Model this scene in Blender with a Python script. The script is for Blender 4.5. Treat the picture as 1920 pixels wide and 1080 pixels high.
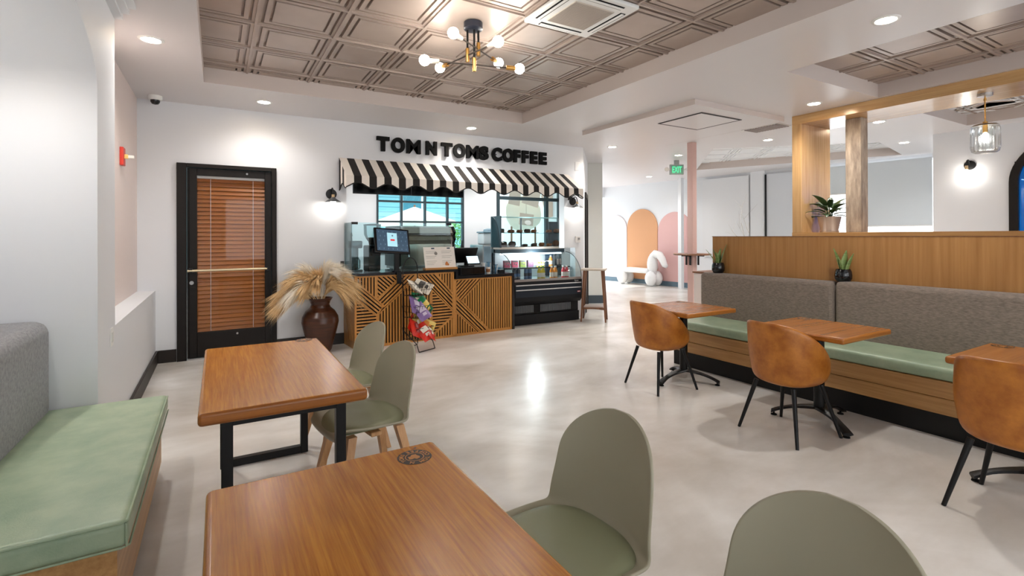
import bpy, bmesh, math, random
from mathutils import Vector, Matrix
PI = math.pi
for o in list(bpy.data.objects):
    bpy.data.objects.remove(o, do_unlink=True)
SC = bpy.context.scene
COL = SC.collection
RND = random.Random(7)

# ------------------------------------------------------------------ camera
EYE = 1.46
cam_data = bpy.data.cameras.new('camera')
cam = bpy.data.objects.new('camera', cam_data)
COL.objects.link(cam)
cam_data.sensor_width = 36.0
cam_data.lens = 935.3 * 36.0 / 1920.0
cam_data.shift_y = -(540 - 441.15) / 1920.0
cam_data.clip_start = 0.05
cam_data.clip_end = 200
_right = Vector((0.86130535, -0.50807807, -0.00312566))
_fwd = Vector((0.50808433, 0.86130572, 0.00166424))
_up = _right.cross(_fwd)
cam.matrix_world = Matrix(((_right.x, _up.x, -_fwd.x, 0), (_right.y, _up.y, -_fwd.y, 0), (_right.z, _up.z, -_fwd.z, EYE), (0, 0, 0, 1)))
SC.camera = cam

# ------------------------------------------------------------------ sky, view
world = bpy.data.worlds.new('world')
SC.world = world
world.use_nodes = True
_wn = world.node_tree.nodes
_bg = _wn['Background']
_bg.inputs[0].default_value = (0.94, 0.97, 1.0, 1)
_bg.inputs[1].default_value = 2.3
SC.view_settings.view_transform = 'Standard'
SC.view_settings.look = 'None'
SC.view_settings.exposure = 0.85
SC.view_settings.gamma = 1.0
SC.view_settings.use_curve_mapping = False
SC.cycles.max_bounces = 8
SC.cycles.transparent_max_bounces = 16
SC.cycles.sample_clamp_indirect = 6.0
SC.cycles.caustics_reflective = False
SC.cycles.caustics_refractive = False
DOWNLIGHT_W = 46.0
_sd = bpy.data.lights.new('sun', 'SUN')
_sd.energy = 2.0
_sd.angle = 0.02
_sd.color = (1, 0.96, 0.9)
_so = bpy.data.objects.new('sun', _sd)
COL.objects.link(_so)
_so.rotation_euler = (math.radians(-40), 0, math.radians(8))      # high sun coming in through the lobby front
BULB_W = 7.0


def light(name, kind, loc, energy, color=(1, 0.95, 0.88), radius=0.05, spot=None, blend=0.6, parent=None, rot=None):
    d = bpy.data.lights.new(name, kind)
    d.energy = energy
    d.color = color
    if kind in ('POINT', 'SPOT'):
        d.shadow_soft_size = radius
    if kind == 'SPOT':
        d.spot_size = spot
        d.spot_blend = blend
    o = bpy.data.objects.new(name, d)
    COL.objects.link(o)
    o.location = loc
    if rot:
        o.rotation_euler = rot
    if parent:
        o.parent = parent
    return o


# ------------------------------------------------------------------ materials
def lin(c):
    return tuple((v / 255 / 12.92) if v / 255 <= 0.04045 else ((v / 255 + 0.055) / 1.055) ** 2.4 for v in c)


def mat(name, rgb, rough=0.5, metal=0.0, noise=None, bump=None, emit=None, spec=0.5, coat=0.0, sheen=0.0):
    """rgb in sRGB 0-255; noise=(rgb2, scale, stretch xyz, detail); bump=(strength, scale, stretch)"""
    m = bpy.data.materials.new(name)
    m.use_nodes = True
    nt = m.node_tree
    N, K = nt.nodes, nt.links
    b = N['Principled BSDF']
    b.inputs['Base Color'].default_value = (*lin(rgb), 1)
    b.inputs['Roughness'].default_value = rough
    b.inputs['Metallic'].default_value = metal
    b.inputs['Specular IOR Level'].default_value = spec
    b.inputs['Coat Weight'].default_value = coat
    b.inputs['Coat Roughness'].default_value = 0.08
    if sheen:
        b.inputs['Sheen Weight'].default_value = sheen
    tc = None
    if noise or bump:
        tc = N.new('ShaderNodeTexCoord')
    if noise:
        rgb2, sc, st, det = noise
        mp = N.new('ShaderNodeMapping')
        mp.inputs['Scale'].default_value = st
        nz = N.new('ShaderNodeTexNoise')
        nz.inputs['Scale'].default_value = sc
        nz.inputs['Detail'].default_value = det
        nz.inputs['Roughness'].default_value = 0.62
        rp = N.new('ShaderNodeValToRGB')
        rp.color_ramp.elements[0].position = 0.32
        rp.color_ramp.elements[1].position = 0.68
        rp.color_ramp.elements[0].color = (*lin(rgb), 1)
        rp.color_ramp.elements[1].color = (*lin(rgb2), 1)
        K.new(tc.outputs['Object'], mp.inputs[0])
        K.new(mp.outputs[0], nz.inputs['Vector'])
        K.new(nz.outputs[0], rp.inputs[0])
        K.new(rp.outputs[0], b.inputs['Base Color'])
    if bump:
        s, sc, st = bump
        mp = N.new('ShaderNodeMapping')
        mp.inputs['Scale'].default_value = st
        nz = N.new('ShaderNodeTexNoise')
        nz.inputs['Scale'].default_value = sc
        nz.inputs['Detail'].default_value = 4
        bp = N.new('ShaderNodeBump')
        bp.inputs['Strength'].default_value = s
        bp.inputs['Distance'].default_value = 0.01
        K.new(tc.outputs['Object'], mp.inputs[0])
        K.new(mp.outputs[0], nz.inputs['Vector'])
        K.new(nz.outputs[0], bp.inputs['Height'])
        K.new(bp.outputs[0], b.inputs['Normal'])
    if emit:
        b.inputs['Emission Color'].default_value = (*lin(emit[0]), 1)
        b.inputs['Emission Strength'].default_value = emit[1]
    return m


def wood(name, c1, c2, axis, fine=60, rough=0.35, coat=0.0):
    """grain running along axis 0/1/2 of the object"""
    st = [1.0, 1.0, 1.0]
    st[axis] = 0.035
    m = mat(name, c1, rough, noise=(c2, fine, tuple(st), 6), coat=coat)
    nt = m.node_tree
    N, K = nt.nodes, nt.links
    # broad figure on top of the fine grain
    tc = N.new('ShaderNodeTexCoord')
    mp = N.new('ShaderNodeMapping')
    st2 = [1.0, 1.0, 1.0]
    st2[axis] = 0.12
    mp.inputs['Scale'].default_value = st2
    nz = N.new('ShaderNodeTexNoise')
    nz.inputs['Scale'].default_value = 7
    nz.inputs['Detail'].default_value = 3
    mx = N.new('ShaderNodeMix')
    mx.data_type = 'RGBA'
    mx.blend_type = 'MULTIPLY'
    mx.inputs['Factor'].default_value = 1.0
    rp = N.new('ShaderNodeValToRGB')
    rp.color_ramp.elements[0].position = 0.3
    rp.color_ramp.elements[1].position = 0.7
    rp.color_ramp.elements[0].color = (0.86, 0.84, 0.82, 1)
    rp.color_ramp.elements[1].color = (1, 1, 1, 1)
    K.new(tc.outputs['Object'], mp.inputs[0])
    K.new(mp.outputs[0], nz.inputs['Vector'])
    K.new(nz.outputs[0], rp.inputs[0])
    b = N['Principled BSDF']
    src = b.inputs['Base Color'].links[0].from_socket
    K.new(src, mx.inputs['A'])
    K.new(rp.outputs[0], mx.inputs['B'])
    K.new(mx.outputs['Result'], b.inputs['Base Color'])
    return m


def glass(name, tint=(235, 245, 245), refl=1.0, base=0.04):
    m = bpy.data.materials.new(name)
    m.use_nodes = True
    nt = m.node_tree
    N, K = nt.nodes, nt.links
    N.remove(N['Principled BSDF'])
    out = N['Material Output']
    tr = N.new('ShaderNodeBsdfTransparent')
    tr.inputs[0].default_value = (*lin(tint), 1)
    gl = N.new('ShaderNodeBsdfGlossy')
    gl.inputs['Roughness'].default_value = 0.02
    fr = N.new('ShaderNodeFresnel')
    fr.inputs[0].default_value = 1.45
    mu = N.new('ShaderNodeMath')
    mu.operation = 'MULTIPLY'
    mu.inputs[1].default_value = refl
    mx = N.new('ShaderNodeMixShader')
    K.new(fr.outputs[0], mu.inputs[0])
    K.new(mu.outputs[0], mx.inputs[0])
    K.new(tr.outputs[0], mx.inputs[1])
    K.new(gl.outputs[0], mx.inputs[2])
    K.new(mx.outputs[0], out.inputs[0])
    return m


def emis(name, rgb, s):
    return mat(name, rgb, 0.5, emit=(rgb, s))


WHITE = mat('white_paint', (227, 229, 232), 0.55)
CEILP = mat('ceiling_paint', (220, 216, 216), 0.36)
FASCT = mat('fascia_taupe', (206, 194, 187), 0.5)  # taupe, a darker tone than the ceiling
PINKP = mat('blush_paint', (228, 214, 208), 0.6)
TIN = mat('taupe_tin', (168, 152, 141), 0.34, 0.25, noise=((178, 162, 151), 3, (1, 1, 1), 2))
TINW = mat('white_tin', (235, 235, 235), 0.35)
BLACKW = mat('black_wood', (24, 19, 16), 0.5, spec=0.25)
BASEB = mat('dark_baseboard', (42, 36, 33), 0.45, spec=0.3)
BLK = mat('black_metal', (13, 13, 14), 0.4, spec=0.3)
BLKM = mat('matte_black', (10, 10, 10), 0.7, spec=0.2)
BLKG = mat('gloss_black', (16, 17, 20), 0.12)
TABW = wood('table_wood', (160, 92, 10), (200, 132, 34), 1, 120, 0.27, 0.0)
TABE = wood('table_edge_wood', (132, 74, 18), (166, 100, 34), 0, 60, 0.35)
TABWX = wood('cafe_table_wood', (164, 98, 36), (182, 116, 50), 0, 40, 0.25, 0.0)
OAKZ = wood('oak_upright', (156, 108, 56), (178, 132, 78), 2, 24, 0.4)
OAKY = wood('oak_lengthwise', (170, 124, 70), (200, 154, 98), 1, 45, 0.4)
OAKX = wood('oak_crosswise', (168, 112, 48), (196, 142, 76), 0, 45, 0.4)
SLATW = wood('slat_wood', (186, 124, 52), (214, 154, 78), 2, 30, 0.45)
BEECH = wood('beech', (186, 136, 88), (212, 166, 118), 2, 40, 0.4)
WALNUT = wood('walnut', (104, 66, 40), (134, 88, 56), 2, 40, 0.4)
RUSTIC = mat('rustic_wood', (190, 172, 150), 0.8, noise=((128, 112, 98), 18, (1, 1, 0.22), 9), bump=(0.6, 30, (1, 1, 0.2)))
SAGEV = mat('sage_vinyl', (146, 168, 140), 0.40, noise=((176, 192, 162), 5, (1, 1, 1), 5), bump=(0.08, 160, (1, 1, 1)))
SAGEP = mat('sage_plastic', (158, 152, 130), 0.42)
SAGEC = mat('sage_cushion', (134, 136, 106), 0.45)
GREYF = mat('grey_fabric', (108, 96, 86), 0.9, noise=((142, 128, 116), 130, (1, 0.25, 1), 4), bump=(0.3, 300, (1, 0.3, 1)), sheen=0.2)
GREYB = mat('blue_grey_fabric', (126, 126, 128), 0.9, noise=((160, 160, 162), 130, (1, 0.4, 0.4), 4), bump=(0.3, 300, (1, 0.3, 1)), sheen=0.2)
TANL = mat('tan_leather', (146, 80, 14), 0.38, noise=((188, 118, 40), 9, (1, 1, 1), 6), bump=(0.06, 120, (1, 1, 1)))
CHROME = mat('chrome', (200, 200, 200), 0.18, 1.0)
STEEL = mat('brushed_steel', (170, 168, 166), 0.32, 1.0)
BRASS = mat('brass', (196, 150, 84), 0.28, 1.0)
CLEAR = glass('clear_glass', (240, 248, 248), 1.0)
TEAL = glass('teal_glass', (228, 244, 246), 0.8)
BULB = emis('lit_bulb', (255, 248, 238), 34)
LENS = emis('lit_lens', (255, 247, 234), 24)
WPL = mat('white_plastic', (235, 235, 232), 0.4)
CREAM = mat('cream_canvas', (242, 234, 224), 0.85)
BLKC = mat('black_canvas', (30, 26, 24), 0.85)
PAPER = mat('paper', (240, 234, 226), 0.7)


# ------------------------------------------------------------------ mesh helpers
class MB:
    def __init__(s):
        s.b = bmesh.new()
        s.bev = False

    def _m(s, fs, mi):
        for f in fs:
            f.material_index = mi

    def faces(s, pts, fcs, mi=0):
        vs = [s.b.verts.new(p) for p in pts]
        out = []
        for f in fcs:
            try:
                out.append(s.b.faces.new([vs[i] for i in f]))
            except ValueError:
                pass
        s._m(out, mi)
        return out

    def box(s, a, c, mi=0, bev=0.0, seg=2, mtx=None):
        x0, y0, z0 = a
        x1, y1, z1 = c
        p = [Vector(q) for q in ((x0, y0, z0), (x1, y0, z0), (x1, y1, z0), (x0, y1, z0), (x0, y0, z1), (x1, y0, z1), (x1, y1, z1), (x0, y1, z1))]
        if mtx:
            p = [mtx @ q for q in p]
        fs = s.faces(p, [(0, 3, 2, 1), (4, 5, 6, 7), (0, 1, 5, 4), (1, 2, 6, 5), (2, 3, 7, 6), (3, 0, 4, 7)], mi)
        if bev:
            s.bev = True
            es = list({e for f in fs for e in f.edges})
            r = bmesh.ops.bevel(s.b, geom=es, offset=bev, segments=seg, affect='EDGES', profile=0.5, clamp_overlap=True)
            s._m(r['faces'], mi)
        return s

    def prism(s, poly, vec, mi=0):
        n = len(poly)
        p = [Vector(q) for q in poly]
        v = Vector(vec)
        s.faces(p + [q + v for q in p], [tuple(range(n))[::-1], tuple(range(n, 2 * n))] + [(i, (i + 1) % n, n + (i + 1) % n, n + i) for i in range(n)], mi)
        return s

    def rod(s, p0, p1, r0, r1=None, n=12, mi=0, cap=True):
        r1 = r0 if r1 is None else r1
        p0, p1 = Vector(p0), Vector(p1)
        d = (p1 - p0).normalized()
        a = d.orthogonal().normalized()
        b = d.cross(a)
        pts = []
        for p, r in ((p0, r0), (p1, r1)):
            for i in range(n):
                t = 2 * PI * i / n
                pts.append(p + (a * math.cos(t) + b * math.sin(t)) * r)
        f = [(i, (i + 1) % n, n + (i + 1) % n, n + i) for i in range(n)]
        if cap:
            f += [tuple(range(n))[::-1], tuple(range(n, 2 * n))]
        s.faces(pts, f, mi)
        return s

    def tube(s, path, r, n=8, mi=0):
        path = [Vector(p) for p in path]
        rs = r if isinstance(r, (list, tuple)) else [r] * len(path)
        pts = []
        up = None
        for i, p in enumerate(path):
            d = (path[min(i + 1, len(path) - 1)] - path[max(i - 1, 0)]).normalized()
            if up is None:
                up = d.orthogonal().normalized()
            else:
                up = (up - d * up.dot(d)).normalized()
            b = d.cross(up)
            for k in range(n):
                t = 2 * PI * k / n
                pts.append(p + (up * math.cos(t) + b * math.sin(t)) * rs[i])
        m = len(path)
        f = [(i * n + k, i * n + (k + 1) % n, (i + 1) * n + (k + 1) % n, (i + 1) * n + k) for i in range(m - 1) for k in range(n)]
        f += [tuple(range(n))[::-1], tuple(range((m - 1) * n, m * n))]
        s.faces(pts, f, mi)
        return s

    def lathe(s, prof, c=(0, 0, 0), n=32, mi=0, sx=1.0, sy=1.0, mtx=None):
        pts = []
        for r, z in prof:
            for k in range(n):
                t = 2 * PI * k / n
                q = Vector((c[0] + r * sx * math.cos(t), c[1] + r * sy * math.sin(t), c[2] + z))
                pts.append(mtx @ q if mtx else q)
        m = len(prof)
        f = [(i * n + k, i * n + (k + 1) % n, (i + 1) * n + (k + 1) % n, (i + 1) * n + k) for i in range(m - 1) for k in range(n)]
        if prof[0][0] > 1e-6:
            f.append(tuple(range(n))[::-1])
        if prof[-1][0] > 1e-6:
            f.append(tuple(range((m - 1) * n, m * n)))
        s.faces(pts, f, mi)
        return s

    def ball(s, c, r, mi=0, n=16, sc=(1, 1, 1), mtx=None):
        prof = [(max(r * math.sin(PI * i / (n // 2)), 1e-7), -r * math.cos(PI * i / (n // 2))) for i in range(n // 2 + 1)]
        M = Matrix.Translation(c) @ (mtx or Matrix()) @ Matrix.Diagonal((*sc, 1))
        return s.lathe(prof, (0, 0, 0), n, mi, mtx=M)

    def grid(s, P, mi=0, close_u=False):
        nu, nv = len(P), len(P[0])
        pts = [q for row in P for q in row]
        f = []
        for i in range(nu if close_u else nu - 1):
            for j in range(nv - 1):
                a, b = i * nv + j, ((i + 1) % nu) * nv + j
                f.append((a, a + 1, b + 1, b))
        s.faces(pts, f, mi)
        return s

    def build(s, name, mats, parent=None, loc=None, smooth=None, weld=True, rotz=0):
        if weld:
            bmesh.ops.remove_doubles(s.b, verts=s.b.verts, dist=1e-5)
        bmesh.ops.recalc_face_normals(s.b, faces=s.b.faces)
        me = bpy.data.meshes.new(name)
        s.b.to_mesh(me)
        s.b.free()
        for m in (mats if isinstance(mats, (list, tuple)) else [mats]):
            me.materials.append(m)
        if smooth is not None:
            me.polygons.foreach_set('use_smooth', [True] * len(me.polygons))
            me.set_sharp_from_angle(angle=math.radians(smooth))
        o = bpy.data.objects.new(name, me)
        if smooth is not None and s.bev:
            w = o.modifiers.new('weighted', 'WEIGHTED_NORMAL')
            w.keep_sharp = True
        COL.objects.link(o)
        if parent:
            o.parent = parent
        if loc:
            o.location = loc
        if rotz:
            o.rotation_euler = (0, 0, rotz)
        return o


def thing(name, label, cat, loc=(0, 0, 0), rotz=0.0, group=None):
    o = bpy.data.objects.new(name, None)
    o.empty_display_size = 0.1
    COL.objects.link(o)
    o.location = loc
    o.rotation_euler = (0, 0, rotz)
    return tag(o, label, cat, group)


def tag(o, label, cat, group=None):
    o['label'] = label
    o['category'] = cat
    if group:
        o['group'] = group
    return o


def struct(o, label=None):
    o['kind'] = 'structure'
    if label:
        o['label'] = label
    return o


def dup(root, label, loc, rotz=0.0, keep=True):
    r = root.copy()
    COL.objects.link(r)
    r.location = loc
    r.rotation_euler = (0, 0, rotz)
    r['label'] = label
    for ch in list(root.children):
        c = ch.copy()
        COL.objects.link(c)
        c.parent = r
        for g in list(ch.children):
            d = g.copy()
            COL.objects.link(d)
            d.parent = c
    return r


def subsurf(o, lv=2):
    m = o.modifiers.new('subsurf', 'SUBSURF')
    m.levels = lv
    m.render_levels = lv
    o.data.polygons.foreach_set('use_smooth', [True] * len(o.data.polygons))
    return o


def solid(o, t, off=-1):
    m = o.modifiers.new('solid', 'SOLIDIFY')
    m.thickness = t
    m.offset = off
    return o


def text_mesh(body, size, depth, bold=0.0, space=1.0):
    cu = bpy.data.curves.new('lettering', 'FONT')
    cu.body = body
    cu.size = size
    cu.extrude = depth / 2
    cu.offset = bold
    cu.space_character = space
    cu.align_x = 'LEFT'
    o = bpy.data.objects.new('lettering', cu)
    COL.objects.link(o)
    dg = bpy.context.evaluated_depsgraph_get()
    dg.update()
    me = bpy.data.meshes.new_from_object(o.evaluated_get(dg))
    bpy.data.objects.remove(o)
    return me


def add_text(mb, body, size, depth, M, mi=0, bold=0.0, align='c', width=None, height=None):
    """lettering in the local XY plane of M; scaled to width/height when given"""
    me = text_mesh(body, size, depth, bold)
    xs = [v.co.x for v in me.vertices]
    ys = [v.co.y for v in me.vertices]
    if not xs:
        return
    x0, x1, y0, y1 = min(xs), max(xs), min(ys), max(ys)
    kx = width / (x1 - x0) if width else 1.0
    ky = height / (y1 - y0) if height else (kx if width else 1.0)
    ox = (x0 + x1) / 2 if align == 'c' else x0
    oy = (y0 + y1) / 2 if align == 'c' else y0
    pts = [M @ Vector(((v.co.x - ox) * kx, (v.co.y - oy) * ky, v.co.z)) for v in me.vertices]
    mb.faces(pts, [tuple(p.vertices) for p in me.polygons], mi)
    bpy.data.meshes.remove(me)


def clip_poly(poly, n, d):
    """keep the side where p.n <= d"""
    out = []
    for i in range(len(poly)):
        a, b = poly[i], poly[(i + 1) % len(poly)]
        da, db = a[0] * n[0] + a[1] * n[1] - d, b[0] * n[0] + b[1] * n[1] - d
        if da <= 0:
            out.append(a)
        if da * db < 0:
            t = da / (da - db)
            out.append((a[0] + (b[0] - a[0]) * t, a[1] + (b[1] - a[1]) * t))
    return out


def flat_fill(name, outer, holes, z, material, down=True):
    cu = bpy.data.curves.new(name, 'CURVE')
    cu.dimensions = '2D'
    cu.fill_mode = 'BOTH'
    for poly in [outer] + holes:
        sp = cu.splines.new('POLY')
        sp.points.add(len(poly) - 1)
        for p, q in zip(sp.points, poly):
            p.co = (q[0], q[1], 0, 1)
        sp.use_cyclic_u = True
    o = bpy.data.objects.new(name, cu)
    COL.objects.link(o)
    dg = bpy.context.evaluated_depsgraph_get()
    dg.update()
    me = bpy.data.meshes.new_from_object(o.evaluated_get(dg))
    bpy.data.objects.remove(o)
    me.name = name
    me.materials.append(material)
    r = bpy.data.objects.new(name, me)
    COL.objects.link(r)
    r.location.z = z
    return r


# ================================================================== THE SETTING
CZ = 3.042           # border ceiling
TZ = 3.20            # tin tile level inside the trays
WY = 7.05            # face of the back wall

FLOORM = mat('polished_concrete', (220, 216, 209), 0.25, noise=((240, 238, 234), 1.2, (1, 2.2, 1), 7), bump=(0.02, 3, (1, 1, 1)))
_nt = FLOORM.node_tree
_tc = _nt.nodes.new('ShaderNodeTexCoord')
_nz = _nt.nodes.new('ShaderNodeTexNoise')
_nz.inputs['Scale'].default_value = 0.55
_nz.inputs['Detail'].default_value = 8
_nz.inputs['Distortion'].default_value = 1.4
_rp = _nt.nodes.new('ShaderNodeValToRGB')
_rp.color_ramp.elements[0].position = 0.36
_rp.color_ramp.elements[1].position = 0.6
_rp.color_ramp.elements[0].color = (0.74, 0.705, 0.665, 1)
_rp.color_ramp.elements[1].color = (1, 1, 1, 1)
_mx = _nt.nodes.new('ShaderNodeMix')
_mx.data_type = 'RGBA'
_mx.blend_type = 'MULTIPLY'
_mx.inputs['Factor'].default_value = 1
_b = _nt.nodes['Principled BSDF']
_nt.links.new(_tc.outputs['Object'], _nz.inputs['Vector'])
_nt.links.new(_nz.outputs[0], _rp.inputs[0])
_nt.links.new(_b.inputs['Base Color'].links[0].from_socket, _mx.inputs['A'])
_nt.links.new(_rp.outputs[0], _mx.inputs['B'])
_nt.links.new(_mx.outputs['Result'], _b.inputs['Base Color'])

OUT = [(-3, -2.5), (13, -2.5), (13, 12.7), (7.3, 12.7), (7.3, 9.35), (-3, 9.35)]
m = MB()
m.prism([(x, y, -0.1) for x, y in OUT], (0, 0, 0.1))
floor = struct(m.build('floor', FLOORM), 'pale polished concrete floor with cloudy mottling')

TRAY1 = [(-0.12, 0.4), (3.70, 0.4), (3.70, 5.98), (-0.12, 5.98)]
TRAY2 = [(4.745, -1.6), (6.55, -1.6), (6.55, 2.80), (4.745, 2.80)]
TRAY3 = [(7.42, -1.2), (9.35, -1.2), (9.35, 2.87), (7.42, 2.87)]
TRAY4 = [(7.79, 5.97), (9.97, 8.13), (11.62, 4.56), (9.7, 4.14)]
ceiling = struct(flat_fill('ceiling', OUT, [TRAY1, TRAY2, TRAY3, TRAY4], CZ, CEILP), 'white border ceiling around tin tile trays')


def fascia(poly, name='tray_fascia'):
    mb = MB()
    n = len(poly)
    for i in range(n):
        a, b = poly[i], poly[(i + 1) % n]
        mb.faces([(a[0], a[1], 0), (b[0], b[1], 0), (b[0], b[1], TZ - CZ + 0.01), (a[0], a[1], TZ - CZ + 0.01)], [(0, 1, 2, 3)])
    return mb.build(name, FASCT, ceiling)


for tr in (TRAY1, TRAY2, TRAY3, TRAY4):
    fascia(tr)


def tiles(x0, y0, nx, ny, material, plain=(), skip=(), M=None, s=0.6096):
    """moulded lay-in tiles: nested square steps rising away from the tee grid"""
    mb = MB()
    M = M or Matrix()
    prof = [(0.5, -0.010), (0.484, -0.010), (0.482, 0.004), (0.446, 0.004), (0.442, 0.026), (0.412, 0.026), (0.408, 0.0), (0.352, 0.0), (0.348, 0.024), (0.322, 0.024), (0.318, -0.002)]
    for i in range(nx):
        for j in range(ny):
            if (i, j) in skip:
                continue
            cx, cy = x0 + (i + 0.5) * s, y0 + (j + 0.5) * s
            pr = prof[:4] + [(0.446, 0.006)] if (i, j) in plain else prof
            pts = []
            for r, z in pr:
                for sx, sy in ((-1, -1), (1, -1), (1, 1), (-1, 1)):
                    pts.append(M @ Vector((cx + sx * r * s, cy + sy * r * s, TZ - CZ + z)))
            f = []
            for k in range(len(pr) - 1):
                for q in range(4):
                    f.append((k * 4 + q, k * 4 + (q + 1) % 4, k * 4 + 4 + (q + 1) % 4, k * 4 + 4 + q))
            k = (len(pr) - 1) * 4
            f.append((k, k + 1, k + 2, k + 3))
            mb.faces(pts, f)
    o = mb.build('tin_tile_panel', material, ceiling, weld=False)
    return o


tiles(0.27 - 0.6096, 3.34 - 0.6096 * 5, 7, 10, TIN, plain={(3, 5)})
tiles(4.745 - 0.25, -1.9, 4, 8, TIN)
tiles(7.42 - 0.1, -1.5, 4, 8, TIN)
tiles(0, 0, 9, 8, TINW, M=Matrix.Translation((9.6, 2.3, 0)) @ Matrix.Rotation(PI / 4, 4, 'Z') @ Matrix.Translation((-1.2, -1.0, 0)))
m = MB()
m.prism([(x, y, 0.24) for x, y in OUT], (0, 0, 0.06))
m.build('roof_deck', CEILP, ceiling)  # unseen cover above the trays, keeps sky light out

# walls -----------------------------------------------------------------
m = MB()
Y1 = WY + 0.15
for a, b in (((-0.95, WY, 0), (-0.416, Y1, CZ)), ((-0.416, WY, 2.336), (0.649, Y1, CZ)), ((0.649, WY, 0), (1.522, Y1, CZ)),
             ((1.522, WY, 2.47), (5.22, Y1, CZ)), ((5.22, WY, 1.25), (5.641, Y1, CZ)), ((5.46, WY, 0), (5.641, Y1, 1.25))):
    m = MB()
    m.box(a, b)
    struct(m.build('wall_back', WHITE), 'white back wall around the door and counter opening')

m = MB()                                     # recessed blush panel beyond the pier
m.box((-0.95, 4.42, 0.845), (-0.79, WY, CZ))
struct(m.build('wall_left_recess', PINKP), 'blush recessed wall panel above white ledge')
m = MB()
m.box((-0.95, 4.42, 0), (-0.62, WY, 0.845))
struct(m.build('wall_left_ledge', WHITE), 'white half height ledge wall left of the door')

m = MB()                                     # left wall with the arched alcove
arch = []
for i in range(41):
    t = PI * i / 40
    arch.append((2.6 + 1.235 * math.cos(t), 2.35 + 0.38 * math.sin(t)))
X0, X1 = -0.62, -1.25
for i in range(40):
    (ya, za), (yb, zb) = arch[i], arch[i + 1]
    m.faces([(X0, ya, za), (X0, yb, zb), (X0, yb, CZ), (X0, ya, CZ)], [(0, 1, 2, 3)])
    m.faces([(X0, ya, za), (X0, yb, zb), (X1, yb, zb), (X1, ya, za)], [(0, 1, 2, 3)])
m.box((X1, 3.835, 0), (X0, 4.42, CZ))
m.box((X1, -1.5, 0), (X0, 1.365, CZ))
m.box((X1 - 0.1, -1.5, 0), (X1, 4.42, CZ))
struct(m.build('wall_left', WHITE, smooth=30), 'white left wall with arched seating alcove')
m = MB()
for k, (w, z) in enumerate(((0.05, 2.985), (0.095, 3.005), (0.14, 3.022))):
    m.box((-0.62, 3.3, z), (-0.62 + w, 4.40 - k * 0.07, CZ - 0.001))
struct(m.build('trim_1', WHITE), 'white stepped crown moulding on the left pier')

ANG = math.atan2(8.48 - 7.05, 6.91 - 5.641)
m = MB()
m.prism([(5.641, 7.05, 0), (6.91, 8.48, 0), (6.80, 8.58, 0), (5.641, 7.20, 0)], (0, 0, CZ))
struct(m.build('wall_hall', WHITE), 'white angled wall right of the coffee counter')
m = MB()
m.prism([(6.91, 8.48, 0), (7.19, 8.32, 0), (7.45, 8.75, 0), (7.15, 9.3, 0), (6.80, 8.58, 0)], (0, 0, CZ))
struct(m.build('wall_hall_end', mat('hall_end_grey', (206, 206, 200), 0.6)), 'grey end of the hall wall')  # greyer than the white walls beside it
m = MB()
MA = Matrix.Translation((5.641, 7.05, 0)) @ Matrix.Rotation(ANG, 4, 'Z')
m.box((0.55, -0.03, 0), (0.64, 0.02, 2.2), mtx=MA)
m.box((1.35, -0.03, 0), (1.44, 0.02, 2.2), mtx=MA)
m.box((0.55, -0.03, 2.2), (1.44, 0.02, 2.29), mtx=MA)
m.box((0.64, -0.012, 0.01), (1.35, 0.01, 2.2), mtx=MA)
struct(m.build('door_2', BLACKW), 'black framed door on the angled hall wall')

# kitchen
m = MB()
KY = 9.2
for a, b in (((1.0, KY, 0), (2.54, KY + 0.1, CZ)), ((2.54, KY, 0), (4.275, KY + 0.1, 1.17)), ((2.54, KY, 2.45), (4.275, KY + 0.1, CZ)),
             ((4.275, KY, 0), (5.05, KY + 0.1, CZ)), ((5.05, KY, 2.85), (6.7, KY + 0.1, CZ)), ((5.05, KY, 0), (6.7, KY + 0.1, 0.5)), ((6.7, KY, 0), (7.2, KY + 0.1, CZ))):
    m.box(a, b)
struct(m.build('wall_kitchen', WHITE), 'white rear wall of the coffee kitchen')
m = MB()
m.box((1.0, Y1, 0), (1.12, KY, CZ))
struct(m.build('wall_kitchen_left', WHITE), 'white side wall of the coffee kitchen')

DKF = mat('dark_window_frame', (42, 56, 62), 0.4)


def kitchen_window(name, x0, x1, z0, z1, xs, zs, w, label):
    r = struct(thing(name, label, 'window', ((x0 + x1) / 2, KY, z0)))
    del r['category']
    mb = MB()
    cx = (x0 + x1) / 2
    for x in [x0] + xs + [x1]:
        mb.box((x - cx - w / 2, -0.02, 0), (x - cx + w / 2, 0.06, z1 - z0))
    for z in [z0] + zs + [z1]:
        mb.box((x0 - cx, -0.021, z - z0 - w / 2), (x1 - cx, 0.061, z - z0 + w / 2))
    mb.build('window_frame', DKF, r)
    g = MB()
    g.box((x0 - cx, 0.016, 0), (x1 - cx, 0.024, z1 - z0))
    g.build('window_pane', TEAL, r)


kitchen_window('window_1', 2.54, 4.275, 1.17, 2.45, [3.00, 3.47, 3.94], [1.74, 2.12], 0.035, 'dark framed window behind the espresso machine')
kitchen_window('window_2', 5.09, 6.68, 0.52, 2.84, [6.33], [2.27], 0.07, 'tall dark framed window behind the pastry case')

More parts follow.
